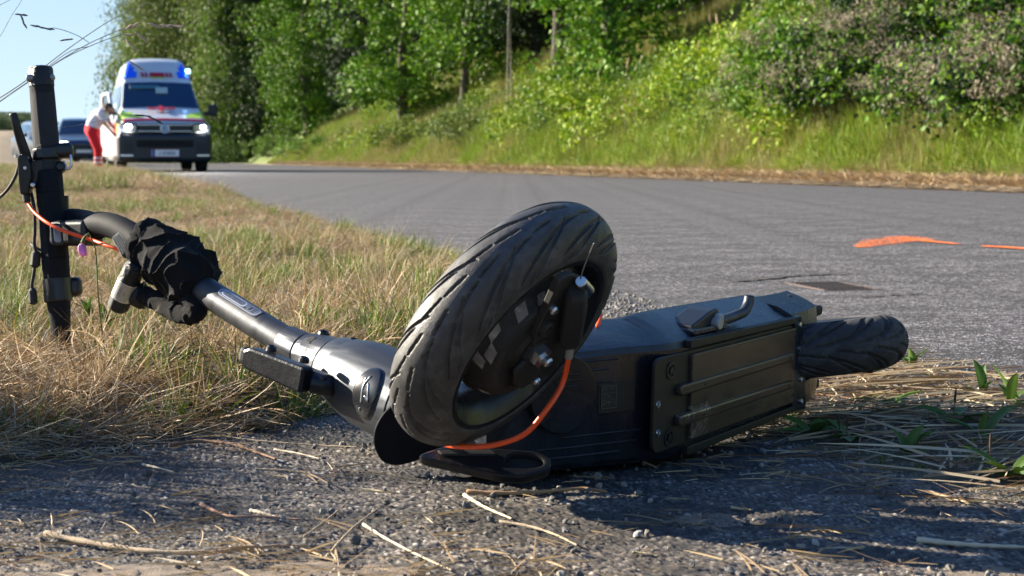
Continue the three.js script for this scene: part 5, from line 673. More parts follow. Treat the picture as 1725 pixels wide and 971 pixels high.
  { const X = V(1, 0, 0), Y = V(0, 0.30, -0.95).normalize(), o = V(0.0, 1.318, -0.72); const arm = 0.030, len = 0.082; const cross = [[-arm, -len], [arm, -len], [arm, -arm], [len, -arm], [len, arm], [arm, arm], [arm, len], [-arm, len], [-arm, arm], [-len, arm], [-len, -arm], [-arm, -arm]].map(([a, b]) => [a, b * 2.4]); mesh('cross_emblem', plate(cross, o, X, Y, 0.02, 0.001), redFoil, t); for (const s of [1, -1]) mesh('emblem_lettering', plate([[s > 0 ? 0.12 : -0.28, -0.04], [s > 0 ? 0.28 : -0.12, -0.04], [s > 0 ? 0.28 : -0.12, 0.04], [s > 0 ? 0.12 : -0.28, 0.04]], o, X, Y, 0.02, 0.001), redFoil, t); }
  for (const s of [1, -1]) mesh('lime_corner', skin(sec, -0.26, -0.90, s > 0 ? 4.6 : 16, s > 0 ? 14 : 25.4, 0.006, 16, (c) => c.x * s > 0.38 + 0.42 * clamp((-c.z - 0.26) / 0.5, 0, 1)), limeFoil, t);
  for (const s of [1, -1]) mesh('yellow_side', skin(sec, -0.15, -0.6, s > 0 ? 3 : 25.6, s > 0 ? 4.4 : 27, 0.006, 6, (c) => c.y > 0.78), yellowFoil, t);
  mesh('red_side_band', skin(sec, -0.6, -4.9, 26.2, 27, 0.006, 20, (c) => c.y > 0.62), redFoil, t);
  // bumper, grille, lamps
  const bump = (y0, y1, w, z0, r) => block(V(0, (y0 + y1) / 2, z0), V(1, 0, 0), V(0, 1, 0), V(0, 0, 1), w, y1 - y0, 0.42, r, 5);
  mesh('front_bumper', bump(0.19, 0.80, 1.93, -0.12, 0.11), std({ color: rgb(0.016, 0.022, 0.03), roughness: 0.42 }), t);
  mesh('lower_grille', block(V(0, 0.58, 0.088), V(1, 0, 0), V(0, 1, 0), V(0, 0, 1), 1.15, 0.15, 0.03, 0.01), std({ color: rgb(0.004, 0.004, 0.005), roughness: 0.9 }), t);
  for (let i = 0; i < 3; i++) mesh('grille_slat', block(V(0, 0.53 + i * 0.05, 0.105), V(1, 0, 0), V(0, 1, 0), V(0, 0, 1), 1.13, 0.012, 0.015, 0.003), trimBlack, t);
  mesh('grille', block(V(0, 0.90, 0.0), V(1, 0, 0), V(0, 1, 0), V(0, 0, 1), 1.10, 0.20, 0.10, 0.03), trimBlack, t);
  for (const y of [0.835, 0.965]) mesh('chrome_strip', block(V(0, y, 0.052), V(1, 0, 0), V(0, 1, 0), V(0, 0, 1), 1.12, 0.018, 0.02, 0.005), chrome, t);
  for (const s of [1, -1]) { mesh('fog_lamp_recess', block(V(s * 0.74, 0.52, 0.086), V(1, 0, 0), V(0, 1, 0), V(0, 0, 1), 0.22, 0.18, 0.03, 0.03), trimBlack, t); mesh('bumper_reflector', block(V(s * 0.78, 0.335, 0.092), V(1, 0, 0), V(0, 1, 0), V(0, 0, 1), 0.26, 0.04, 0.02, 0.008), chrome, t); }
  { const b = new THREE.TorusGeometry(0.088, 0.012, 10, 40).translate(0, 0.885, 0.075); mesh('badge_ring', b, chrome, t); mesh('badge_disc', new THREE.CylinderGeometry(0.084, 0.084, 0.02, 32).rotateX(PI / 2).translate(0, 0.885, 0.066), std({ color: rgb(0.05, 0.20, 0.42), roughness: 0.3, metalness: 0.4 }), t);
    const stroke = (pts) => merge(pts.slice(1).map((q, i) => sweep([V(pts[i][0], 0.885 + pts[i][1], 0.08), V(q[0], 0.885 + q[1], 0.08)], 0.009, 2, 6))); mesh('badge_letter', stroke([[-0.032, 0.072], [0, 0.012], [0.032, 0.072]]), chrome, t); mesh('badge_letter', stroke([[-0.066, 0.045], [-0.034, -0.060], [0, 0.0], [0.034, -0.060], [0.066, 0.045]]), chrome, t); }
  for (const s of [1, -1]) {
    mesh('headlight_housing', block(V(s * 0.725, 0.905, -0.02), ...axes(V(1, 0, -s * 0.35), V(0, 1, 0)), 0.36, 0.20, 0.10, 0.04, 3), trimBlack, t);
    mesh('headlight_lens', block(V(s * 0.735, 0.895, 0.03), ...axes(V(1, 0, -s * 0.35), V(0, 1, 0)), 0.32, 0.15, 0.02, 0.008, 3), phys({ color: rgb(0.25, 0.27, 0.30), roughness: 0.2, clearcoat: 1, metalness: 0.4 }), t);
    mesh('headlight', new THREE.SphereGeometry(s < 0 ? 0.06 : 0.045, 20, 12).scale(1.15, 0.85, 0.4).translate(s < 0 ? -0.74 : 0.79, 0.925, 0.06), lampOn, t);
    const l = new THREE.SpotLight(rgb(1, 0.98, 0.93), 18, 60, 0.5, 0.8); l.name = 'headlight_beam'; l.position.set(s * 0.76, 0.92, 0.16); l.target.position.set(s * 0.76, 0.2, 14); l.castShadow = true; l.shadow.radius = 3; t.add(l, l.target);
    mesh('daylight_strip', sweep([V(s * 0.60, 0.83, 0.055), V(s * 0.72, 0.815, 0.05), V(s * 0.86, 0.85, 0.0)], 0.012, 12, 6), std({ color: rgb(1, 1, 1), emissive: rgb(1, 1, 1), emissiveIntensity: s > 0 ? 0.7 : 0.2 }), t);
    // mirrors
    mesh('mirror', block(V(s * 1.10, 1.30, -0.95), V(1, 0, 0), V(0, 1, 0), V(0, 0, 1), 0.20, 0.24, 0.12, 0.045, 3), trimBlack, t); mesh('mirror_arm', block(V(s * 0.97, 1.22, -1.0), V(1, 0, 0), V(0, 1, 0), V(0, 0, 1), 0.16, 0.06, 0.05, 0.02), trimBlack, t);
    for (const z of [-0.95, -4.2]) wheelParts(t, s * 0.84, z, 0.335, 0.23);
  }
  mesh('wheel_arch_floor', block(V(0, 0.30, -2.6), V(1, 0, 0), V(0, 1, 0), V(0, 0, 1), 1.5, 0.10, 4.6, 0.03), trimBlack, t);
  // number plate: blue band at the left, dark characters
  { const c = document.createElement('canvas'); c.width = 512; c.height = 128; const x = c.getContext('2d'); x.fillStyle = '#e9e9ec'; x.fillRect(0, 0, 512, 128); x.fillStyle = '#1f3f9a'; x.fillRect(8, 6, 54, 116); x.fillStyle = '#c33'; x.fillRect(0, 0, 512, 6); x.fillRect(0, 122, 512, 6); x.filter = 'none'; x.fillStyle = '#6d6f7a'; x.font = 'bold 84px sans-serif'; x.textAlign = 'center'; x.fillText('L·03884', 290, 96); const tex = new THREE.CanvasTexture(c); tex.colorSpace = THREE.SRGBColorSpace; const g = new THREE.PlaneGeometry(0.56, 0.15).translate(0, 0.385, 0.106); mesh('number_plate_back', block(V(0, 0.385, 0.095), V(1, 0, 0), V(0, 1, 0), V(0, 0, 1), 0.58, 0.17, 0.018, 0.006), trimBlack, t); mesh('number_plate', g, std({ map: tex, roughness: 0.5 }), t); }
  // front door standing open on the left of the picture
  { const D = new THREE.Group(); D.name = 'open_door'; D.position.set(-0.96, 0, -1.15); D.rotation.y = 0.22; t.add(D);
    const prof = (a) => a.map(([z, y]) => [z, y]); const outer = rounded([[0, 0.32], [1.0, 0.32], [1.05, 1.08], [1.0, 1.66], [0.45, 1.70], [0.12, 1.15]], 0.08), hole = rounded([[0.20, 1.17], [0.97, 1.15], [0.91, 1.60], [0.48, 1.63]], 0.05);
    mesh('door_panel', plate(outer, V(0, 0, 0), V(0, 0, -1), V(0, 1, 0), 0.07, 0.01, [hole]), paintWhite, D); mesh('door_glass', plate(hole, V(0.03, 0, 0), V(0, 0, -1), V(0, 1, 0), 0.006, 0), glassDark, D); mesh('door_stripe', plate([[0.02, 0.72], [1.03, 0.72], [1.04, 0.95], [0.02, 0.95]], V(0.001, 0, 0), V(0, 0, -1), V(0, 1, 0), 0.08, 0), redFoil, D); }
}
// ---------------------------------------------------------------- cars waiting behind
function car(name, label, pos, turn, colour, lampsOn) {
  const t = thing(name, label, 'car', pos, turn, ''); delete t.userData.group; const paint = phys({ color: colour, roughness: 0.3, metalness: 0.3, clearcoat: 1, clearcoatRoughness: 0.05 });
  const keys = [[0, 0.30, 0.68, 0.78, 0.70, 0.60, 0.10], [-0.15, 0.22, 0.80, 0.86, 0.76, 0.68, 0.10], [-0.55, 0.20, 0.90, 0.90, 0.80, 0.76, 0.09], [-1.15, 0.20, 1.00, 0.91, 0.80, 0.88, 0.07], [-1.95, 0.20, 1.52, 0.91, 0.62, 0.95, 0.10], [-2.5, 0.20, 1.60, 0.91, 0.60, 0.95, 0.12], [-3.6, 0.20, 1.57, 0.91, 0.58, 0.95, 0.12], [-4.2, 0.24, 1.15, 0.88, 0.62, 0.92, 0.1], [-4.35, 0.3, 1.0, 0.82, 0.66, 0.85, 0.1]];
  const sec = bodySurface(keys); mesh('body', loft([0, -0.07, -0.15, -0.3, -0.55, -0.85, -1.15, -1.5, -1.95, -2.2, -2.5, -3, -3.6, -3.9, -4.2, -4.35].map(sec), true, 0.45), paint, t);
  mesh('windscreen', skin(sec, -1.2, -1.9, 9, 21, 0.008, 10), glassDark, t); for (const s of [1, -1]) mesh('side_window', skin(sec, -1.5, -3.5, s > 0 ? 4.15 : 25, s > 0 ? 5 : 25.85, 0.008, 10, (c) => c.y > 1.0), glassDark, t);
  mesh('grille', block(V(0, 0.55, -0.03), V(1, 0, 0), V(0, 1, 0), V(0, 0, 1), 0.95, 0.26, 0.10, 0.04), trimBlack, t); mesh('front_bumper', block(V(0, 0.32, -0.08), V(1, 0, 0), V(0, 1, 0), V(0, 0, 1), 1.66, 0.20, 0.24, 0.08, 4), trimBlack, t);
  mesh('number_plate', block(V(0, 0.45, 0.035), V(1, 0, 0), V(0, 1, 0), V(0, 0, 1), 0.52, 0.11, 0.02, 0.005), std({ color: rgb(0.7, 0.7, 0.72), roughness: 0.5 }), t);
  for (const s of [1, -1]) { mesh('headlight', block(V(s * 0.66, 0.70, -0.08), ...axes(V(1, 0, -s * 0.4), V(0, 1, 0)), 0.28, 0.13, 0.10, 0.04, 3), lampsOn && s < 0 ? std({ color: rgb(1, 1, 1), emissive: rgb(1, 1, 1), emissiveIntensity: 4 }) : M.lens, t); mesh('mirror', block(V(s * 1.0, 1.03, -1.35), V(1, 0, 0), V(0, 1, 0), V(0, 0, 1), 0.16, 0.13, 0.10, 0.04, 3), trimBlack, t); for (const z of [-0.85, -3.5]) wheelParts(t, s * 0.82, z, 0.32, 0.21); }
}
{ const g1 = at(143, 278, 62), g2 = at(104, 276, 70); car('parked_car', 'dark car with a lit headlight standing behind the bending person', V(g1.x, groundY(g1.x, 62), -62), 0.30, rgb(0.02, 0.03, 0.055), true); car('parked_car', 'blue grey car half hidden behind the scooter handlebar', V(g2.x, groundY(g2.x, 70), -70), 0.5, rgb(0.02, 0.045, 0.08), false); }

// ---------------------------------------------------------------- the paramedic leaning into the open door
function fieldMesh(sdf, lo, hi, cell) { const s = Math.max(hi.x - lo.x, hi.y - lo.y, hi.z - lo.z), res = Math.ceil(s / cell) + 4, mc = new MarchingCubes(res, new THREE.MeshBasicMaterial(), false, false, 200000), half = s / 2 * res / (res - 4), c = lo.clone().add(hi).multiplyScalar(0.5); mc.isolation = 0; const h2 = mc.halfsize; for (let k = 0; k < res; k++) for (let j = 0; j < res; j++) for (let i = 0; i < res; i++) mc.field[k * res * res + j * res + i] = -sdf(V((i - h2) / h2 * half + c.x, (j - h2) / h2 * half + c.y, (k - h2) / h2 * half + c.z)); mc.update(); const n = mc.count, g = new THREE.BufferGeometry(), P = new Float32Array(n * 3), N = new Float32Array(n * 3); for (let i = 0; i < n; i++) { for (const [a, q] of [['x', 0], ['y', 1], ['z', 2]]) P[i * 3 + q] = mc.positionArray[i * 3 + q] * half + c[a]; const v = V(mc.normalArray[i * 3], mc.normalArray[i * 3 + 1], mc.normalArray[i * 3 + 2]).normalize(); N.set([v.x, v.y, v.z], i * 3); } g.setAttribute('position', new THREE.BufferAttribute(P, 3)); g.setAttribute('normal', new THREE.BufferAttribute(N, 3)); return g; }
const cap = (p, a, b, r1, r2) => { const ab = b.clone().sub(a), t = clamp(p.clone().sub(a).dot(ab) / ab.lengthSq(), 0, 1); return p.distanceTo(a.clone().addScaledVector(ab, t)) - lerp(r1, r2, t); };
const smin = (a, b, k) => { const h = Math.max(k - Math.abs(a - b), 0) / k; return Math.min(a, b) - h * h * k / 4; };
{
  // standing side-on, bent forward at the hips towards the van (local +x), both arms reaching down and forward
  const t = thing('person', 'person in white shirt and red trousers with reflective bands bending beside the ambulance', 'person', V(0, 0, 0)), gp = at(164, 279, 38.6); t.scale.setScalar(0.86); t.position.set(gp.x, Math.max(groundY(gp.x, 38.6), 0), -38.6);
  const J = { hipL: V(-0.10, 0.92, -0.10), hipR: V(-0.08, 0.92, 0.10), kneeL: V(0.03, 0.50, -0.12), kneeR: V(0.06, 0.50, 0.11), ankL: V(0.03, 0.09, -0.13), ankR: V(0.04, 0.09, 0.12), toeL: V(0.19, 0.035, -0.14), toeR: V(0.20, 0.035, 0.13), pel: V(-0.10, 0.98, 0), waist: V(-0.05, 1.12, 0), chest: V(0.08, 1.31, 0), neck: V(0.22, 1.46, 0), head: V(0.34, 1.50, 0.0), shL: V(0.16, 1.38, -0.19), shR: V(0.16, 1.38, 0.19), elL: V(0.30, 1.13, -0.2), elR: V(0.27, 1.12, 0.22), wrL: V(0.46, 0.95, -0.15), wrR: V(0.43, 0.92, 0.17) };
  const torso = (p, g) => smin(cap(p, J.pel, J.waist, 0.155 + g, 0.145 + g), cap(p, J.waist, J.chest, 0.145 + g, 0.165 + g), 0.08);
  const chestW = (p, g) => smin(torso(p, g), smin(cap(p, J.chest, J.shL, 0.13 + g, 0.075 + g), cap(p, J.chest, J.shR, 0.13 + g, 0.075 + g), 0.05), 0.08);
  const legs = (p, g) => Math.min(smin(cap(p, J.hipL, J.kneeL, 0.105 + g, 0.068 + g), cap(p, J.kneeL, J.ankL, 0.064 + g, 0.042 + g), 0.03), smin(cap(p, J.hipR, J.kneeR, 0.105 + g, 0.068 + g), cap(p, J.kneeR, J.ankR, 0.064 + g, 0.042 + g), 0.03));
  const arm = (p, s, g) => smin(cap(p, J['sh' + s], J['el' + s], 0.058 + g, 0.045 + g), cap(p, J['el' + s], J['wr' + s], 0.044 + g, 0.030 + g), 0.02);
  const hand = (p, s) => { const w = J['wr' + s], dir = J['wr' + s].clone().sub(J['el' + s]).normalize(), side = V(0, 0, s === 'L' ? 1 : -1), palm = w.clone().addScaledVector(dir, 0.075); let v = cap(p, w, palm, 0.03, 0.034); for (let i = 0; i < 4; i++) { const b = palm.clone().add(V(0, 0, (i - 1.5) * 0.021)), m = b.clone().addScaledVector(dir, 0.04 - 0.005 * Math.abs(i - 1.3)), e = m.clone().addScaledVector(dir, 0.025).add(V(-0.018, -0.012, 0)); v = Math.min(v, cap(p, b, m, 0.0095, 0.009), cap(p, m, e, 0.009, 0.007)); } const th = w.clone().addScaledVector(dir, 0.025).addScaledVector(side, 0.03); return smin(v, cap(p, th, th.clone().addScaledVector(dir, 0.05).addScaledVector(side, 0.022), 0.011, 0.008), 0.012); };
  const headS = (p) => { let v = smin(cap(p, J.head.clone().add(V(-0.035, 0.03, 0)), J.head.clone().add(V(0.06, -0.03, 0)), 0.092, 0.068), cap(p, J.chest.clone().lerp(J.neck, 0.4), J.head.clone().add(V(-0.03, 0.0, 0)), 0.07, 0.055), 0.04); v = smin(v, cap(p, J.head.clone().add(V(0.10, -0.045, 0)), J.head.clone().add(V(0.125, -0.075, 0)), 0.016, 0.014), 0.02); for (const s of [1, -1]) v = smin(v, cap(p, J.head.clone().add(V(-0.01, -0.01, s * 0.085)), J.head.clone().add(V(-0.005, 0.03, s * 0.092)), 0.014, 0.016), 0.01); return v; };
  const bodyS = (p) => Math.min(smin(smin(chestW(p, 0), headS(p), 0.05), smin(legs(p, 0), torso(p, 0), 0.06), 0.02), smin(chestW(p, 0), arm(p, 'L', 0), 0.04), smin(chestW(p, 0), arm(p, 'R', 0), 0.04), hand(p, 'L'), hand(p, 'R'), cap(p, J.ankL, J.toeL, 0.045, 0.035), cap(p, J.ankR, J.toeR, 0.045, 0.035));
  const skinM = std({ color: rgb(0.50, 0.27, 0.19), roughness: 0.6 });
  mesh('body', fieldMesh(bodyS, V(-0.32, -0.02, -0.36), V(0.66, 1.66, 0.36), 0.0135), skinM, t);
  const wr = (p) => 0.012 * (noise(p.x * 14 + 5, p.y * 14 + p.z * 9, 401) - 0.5);
  mesh('shirt', fieldMesh((p) => { const cutHip = 1.0 - p.y - 0.3 * (p.x + 0.1); const sleeves = Math.min(Math.max(arm(p, 'L', 0.022), J.elL.y + 0.06 - p.y), Math.max(arm(p, 'R', 0.022), J.elR.y + 0.06 - p.y)); return Math.max(smin(chestW(p, 0.022), sleeves, 0.04), cutHip) + wr(p); }, V(-0.32, 0.85, -0.36), V(0.50, 1.62, 0.36), 0.013), std({ color: rgb(0.66, 0.64, 0.74), roughness: 0.9 }), t);
  mesh('trousers', fieldMesh((p) => { const top = p.y + 0.3 * (p.x + 0.1) - 1.06; return Math.max(smin(legs(p, 0.028), torso(p, 0.026), 0.06), top, 0.075 - p.y) + wr(p); }, V(-0.34, 0.04, -0.34), V(0.26, 1.2, 0.34), 0.013), std({ color: rgb(0.62, 0.012, 0.022), roughness: 0.85 }), t);
  for (const y of [0.20, 0.30]) for (const s of ['L', 'R']) { const u = (y - 0.09) / (0.50 - 0.09), c = J['ank' + s].clone().lerp(J['knee' + s], u), r = lerp(0.042, 0.064, u) + 0.032; mesh('reflective_band', crease(new THREE.CylinderGeometry(r + 0.003, r + 0.001, 0.05, 28, 1, true).translate(c.x, c.y, c.z), 1), std({ color: rgb(0.62, 0.60, 0.62), roughness: 0.4, side: THREE.DoubleSide }), t); }
  mesh('hair', fieldMesh((p) => Math.max(cap(p, J.head.clone().add(V(-0.04, 0.035, 0)), J.head.clone().add(V(0.03, 0.005, 0)), 0.104, 0.088), (p.x - J.head.x) * 0.8 - (p.y - J.head.y) - 0.005), V(0.14, 1.34, -0.14), V(0.52, 1.68, 0.14), 0.012), std({ color: rgb(0.06, 0.045, 0.035), roughness: 0.9 }), t);
  for (const s of [1, -1]) { mesh('eye', new THREE.SphereGeometry(0.012, 10, 8).translate(J.head.x + 0.105, J.head.y - 0.015, s * 0.032), std({ color: rgb(0.5, 0.48, 0.46), roughness: 0.3 }), t); const A = J[s > 0 ? 'ankL' : 'ankR'], B = J[s > 0 ? 'toeL' : 'toeR']; mesh('shoe', sweep([A.clone().add(V(-0.05, -0.045, 0)), A.clone().add(V(0.02, -0.04, 0)), B.clone().add(V(0.02, 0.0, 0))], (u) => 0.055 - 0.013 * u, 16, 14), trimBlack, t); }
  mesh('mouth', new THREE.SphereGeometry(0.02, 10, 6).scale(0.35, 0.25, 1).translate(J.head.x + 0.098, J.head.y - 0.088, 0), std({ color: rgb(0.30, 0.10, 0.09), roughness: 0.6 }), t);
}

// ---------------------------------------------------------------- the embankment's vegetation
const leafMats = { a: phys({ vertexColors: true, roughness: 0.6, specularIntensity: 0.35, side: THREE.DoubleSide, transmission: 0.45, thickness: 0 }) };
function leafCloud(seed, clumps, per, size, cols, opt = {}) { // clumps: [centre, radius]; leaves are small folded blades
  const r = mulberry(seed), pos = [], col = [], idx = []; let k = 0;
  const q = new THREE.Quaternion(), e = new THREE.Euler();
  for (const [c, R, dens = 1] of clumps) { const tone = 0.7 + 0.6 * r(); for (let i = 0; i < per * dens; i++) {
    const u = r() * 2 - 1, a = r() * 6.283, rr = R * (0.35 + 0.65 * r() ** 0.5), s = Math.sqrt(1 - u * u), p = V(c.x + Math.cos(a) * s * rr, c.y + u * rr * (opt.flat || 0.75), c.z + Math.sin(a) * s * rr);
    const L = size * (0.6 + 0.8 * r()), w = L * (opt.slim || 0.62), droop = opt.droop || 0.5; q.setFromEuler(e.set((r() - 0.5) * 2.2, r() * 6.283, (r() - 0.5) * 1.4 - droop, 'YZX'));
    const pts = [V(0, 0, 0), V(L * 0.45, L * 0.08, w / 2), V(L, -L * 0.12, 0), V(L * 0.45, L * 0.08, -w / 2)].map((v) => v.applyQuaternion(q).add(p)); const cc = cols[Math.floor(r() * cols.length)], f = tone * (0.75 + 0.5 * r());
    for (const v of pts) { pos.push(v.x, v.y, v.z); col.push(cc[0] * f, cc[1] * f, cc[2] * f); } idx.push(k, k + 1, k + 2, k, k + 2, k + 3); k += 4; } }
  const g = new THREE.BufferGeometry(); g.setAttribute('position', new THREE.Float32BufferAttribute(pos, 3)); g.setAttribute('color', new THREE.Float32BufferAttribute(col, 3)); g.setIndex(idx); g.computeVertexNormals(); return g;
}
const bark = std({ color: rgb(0.085, 0.07, 0.055), roughness: 0.95, bumpMap: rep(grainTex, 3, 12), bumpScale: 0.02 }), barkPale = std({ color: rgb(0.28, 0.25, 0.21), roughness: 0.9, bumpMap: rep(grainTex, 3, 12), bumpScale: 0.01 });
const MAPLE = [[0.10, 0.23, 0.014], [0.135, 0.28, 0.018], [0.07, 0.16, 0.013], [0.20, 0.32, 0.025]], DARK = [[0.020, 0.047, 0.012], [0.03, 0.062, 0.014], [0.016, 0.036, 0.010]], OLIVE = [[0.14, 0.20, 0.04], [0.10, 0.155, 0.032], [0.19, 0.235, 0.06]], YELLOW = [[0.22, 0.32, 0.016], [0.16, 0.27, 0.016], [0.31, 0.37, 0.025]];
function tree(label, s, d, o) {
  const p = o.at ? V(...o.at) : hillPos(s, d), t = thing('tree', label, 'tree', p.setY(p.y - 0.1), 0, o.group), r = mulberry(o.seed), trunkM = o.pale ? barkPale : bark, H = o.h;
  const lean = V((r() - 0.5) * 0.6, 0, (r() - 0.5) * 0.6), tp = (u) => V(lean.x * u * u + 0.12 * Math.sin(u * 7 + o.seed), H * 0.92 * u, lean.z * u * u + 0.12 * Math.cos(u * 6)), limbs = [], clumps = [];
  const n = o.limbs || 26;
  for (let i = 0; i < n; i++) { const u = lerp(o.low, 0.97, (i + r() * 0.7) / n), b = tp(u), prof = o.shape ? o.shape(u) : Math.sin(PI * clamp(0.18 + u * 0.8, 0, 1)) ** 0.6, R = o.r * prof * (0.6 + 0.5 * r()), az = i * 2.4 + r(), tip = b.clone().add(V(Math.cos(az) * R, R * (o.rise ?? 0.25) * (0.5 + r()), Math.sin(az) * R)); limbs.push([b, b.clone().lerp(tip, 0.5).add(V(0, R * 0.08, 0)), tip]); const m = o.clumps || 3; for (let j = 0; j < m; j++) { const w = lerp(0.4, 1.08, (j + 0.5 * r()) / m), c = b.clone().lerp(tip, w).add(V((r() - 0.5) * 0.5, (r() - 0.5) * 0.5 - (o.hang || 0) * r(), (r() - 0.5) * 0.5)); clumps.push([c, (o.cr || 0.75) * (0.55 + 0.8 * r()), 1]); } }
  mesh('trunk', merge([sweep([0, 0.25, 0.5, 0.75, 1].map(tp), (u) => (o.tr || 0.16) * (1.15 - u) + 0.01, 24, 9)]), trunkM, t);
  mesh('limbs', merge(limbs.map((l) => sweep(l, (u) => (o.tr || 0.16) * 0.28 * (1.1 - u), 6, 5))), trunkM, t);
  mesh('crown', leafCloud(o.seed * 13 + 1, clumps, o.per, o.leaf, o.cols, o), leafMats.a, t); return t;
}
const TG = 'trees along the top of the embankment';
// far end, over the ambulance: tall, soft, hanging foliage
const birch = { h: 15, r: 3.4, low: 0.02, limbs: 46, per: 120, leaf: 0.17, cols: OLIVE, seed: 3, hang: 1.8, cr: 1.0, clumps: 5, droop: 1.1, slim: 0.5, pale: true, rise: 0.15, flat: 1.3 };
tree('tall hanging birch at the far end of the trees, against the sky', 0, 0, { ...birch, seed: 3, r: 2.9, at: [-21.0, 0, -108] });
tree('tall soft olive green tree standing behind the ambulance roof', 0, 0, { ...birch, seed: 4, at: [-19.6, 0, -104] });
tree('soft olive tree behind the right side of the ambulance', 0, 0, { ...birch, seed: 24, at: [-17.4, 0, -104] });
tree('dark leaved tree low behind the ambulance windscreen', 0, 0, { ...birch, seed: 25, at: [-22.5, 0, -120], cols: OLIVE.concat(DARK) });
tree('hanging olive green tree right of the ambulance', 0, 0, { ...birch, seed: 5, r: 3.0, at: [-15.9, 0, -100] });
tree('drooping tree between the ambulance and the dark gap in the trees', 0, 0, { ...birch, seed: 6, r: 2.6, at: [-14.4, 0, -98], cols: OLIVE.concat(MAPLE) });
const bushy = { h: 10, r: 2.4, low: 0.01, limbs: 46, per: 150, leaf: 0.13, cols: MAPLE, seed: 8, cr: 0.78, clumps: 5 };
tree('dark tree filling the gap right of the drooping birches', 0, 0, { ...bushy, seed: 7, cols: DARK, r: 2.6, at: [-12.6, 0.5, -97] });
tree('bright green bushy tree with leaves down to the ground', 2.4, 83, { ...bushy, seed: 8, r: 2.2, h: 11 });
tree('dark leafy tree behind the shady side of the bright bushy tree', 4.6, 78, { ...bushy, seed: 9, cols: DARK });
const maple = { h: 10, r: 2.4, low: 0.06, limbs: 38, per: 125, leaf: 0.125, cols: MAPLE, seed: 10, cr: 0.72, clumps: 5, slim: 0.85 };
tree('maple with broad light green leaves in the middle of the tree line', 2.7, 60, { ...maple, seed: 10 });
tree('maple with thin dark trunks right of the middle maple', 3.6, 55, { ...maple, seed: 11, low: 0.14, r: 1.9, tr: 0.11, per: 60 });
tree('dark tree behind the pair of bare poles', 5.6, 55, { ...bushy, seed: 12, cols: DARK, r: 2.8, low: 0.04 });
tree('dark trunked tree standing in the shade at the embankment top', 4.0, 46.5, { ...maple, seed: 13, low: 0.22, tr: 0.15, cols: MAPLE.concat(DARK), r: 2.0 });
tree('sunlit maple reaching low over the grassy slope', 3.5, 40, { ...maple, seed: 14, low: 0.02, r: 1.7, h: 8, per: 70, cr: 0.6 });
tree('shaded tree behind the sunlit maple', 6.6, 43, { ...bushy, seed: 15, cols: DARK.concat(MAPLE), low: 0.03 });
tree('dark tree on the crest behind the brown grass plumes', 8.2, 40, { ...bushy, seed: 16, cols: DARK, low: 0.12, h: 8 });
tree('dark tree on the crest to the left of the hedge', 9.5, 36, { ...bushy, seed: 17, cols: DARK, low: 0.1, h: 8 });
{ // a pair of bare thin poles in front of the trees
  const t = thing('bare_pole_tree', 'pair of thin bare grey trunks standing before the dark trees', 'bare trunk', hillPos(2.6, 45.2)); for (const [x, l] of [[-0.06, 0.10], [0.06, -0.10]]) mesh('trunk', sweep([V(x, -0.1, 0), V(x + l * 0.3, 2, 0.03), V(x + l, 5, 0)], (u) => 0.017 - 0.006 * u, 20, 8), barkPale, t);
}
// hedge of shrubs with fluffy seed heads at the right
function shrub(label, s, d, o) {
  const p = hillPos(s, d), t = thing('shrub', label, 'shrub', p, 0, o.group), r = mulberry(o.seed), clumps = [], stems = [], fl = [];
  for (let i = 0; i < o.n; i++) { const az = r() * 6.283, rr = o.r * Math.sqrt(r()), y = o.h * (0.1 + 0.85 * r()) * (1 - 0.45 * (rr / o.r) ** 2), c = V(Math.cos(az) * rr, y, Math.sin(az) * rr); clumps.push([c, o.cr * (0.6 + 0.7 * r())]); if (i % 3 === 0) stems.push([V(c.x * 0.15, -0.1, c.z * 0.15), V(c.x * 0.5, y * 0.55, c.z * 0.5), c]); if (o.fluff && r() < o.fluff) { const f = 1.06; for (let k = 0; k < 3; k++) fl.push([V(c.x * f + (r() - 0.5) * 0.35 - 0.15, y + 0.1 + (r() - 0.5) * 0.3, c.z * f + (r() - 0.5) * 0.35 + 0.3), 0.10 + 0.10 * r()]); } }
  mesh('stems', merge(stems.map((l) => sweep(l, (u) => 0.016 * (1.2 - u), 6, 5))), bark, t); mesh('foliage', leafCloud(o.seed * 17, clumps, o.per, o.leaf, o.cols, { flat: 0.85, slim: 0.7, ...o }), leafMats.a, t);
  if (fl.length) mesh('seed_heads', leafCloud(o.seed * 19, fl, 45, 0.04, [[0.40, 0.32, 0.235], [0.31, 0.24, 0.175], [0.48, 0.40, 0.31]], { slim: 0.35, flat: 0.8 }), leafMats.a, t);
  return t;
}
const hedge = { n: 70, per: 120, r: 1.25, h: 1.7, cr: 0.32, leaf: 0.075, cols: MAPLE.concat(DARK), fluff: 0.5 }, sAt = (px, d) => embS((px - 862.5) / FOCAL * d, d);
const hs = (label, px, d, o) => shrub(label, sAt(px, d), d, { ...hedge, ...o });
hs('leafy shrub with pale fluffy seed heads at the left end of the hedge', 1385, 25.5, { seed: 31, h: 1.5, cols: MAPLE });
hs('tall bright green shrub rising behind the left hedge shrub', 1420, 29, { seed: 32, h: 2.2, r: 1.5, cols: MAPLE.concat(YELLOW), fluff: 0.15 });
hs('shrub covered in fluffy seed heads in the middle of the hedge', 1475, 23.8, { seed: 33, h: 1.4, fluff: 0.55 });
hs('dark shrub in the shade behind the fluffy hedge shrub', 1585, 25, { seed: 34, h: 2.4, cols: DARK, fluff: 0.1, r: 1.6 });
hs('bright leafy shrub between the fluffy shrub and the dark one', 1520, 26.5, { seed: 38, h: 2.0, cols: MAPLE, fluff: 0.25, r: 1.3 });
hs('fluffy shrub by the fallen pale branch', 1610, 21.3, { seed: 35, h: 0.95, fluff: 0.55, r: 0.9 });
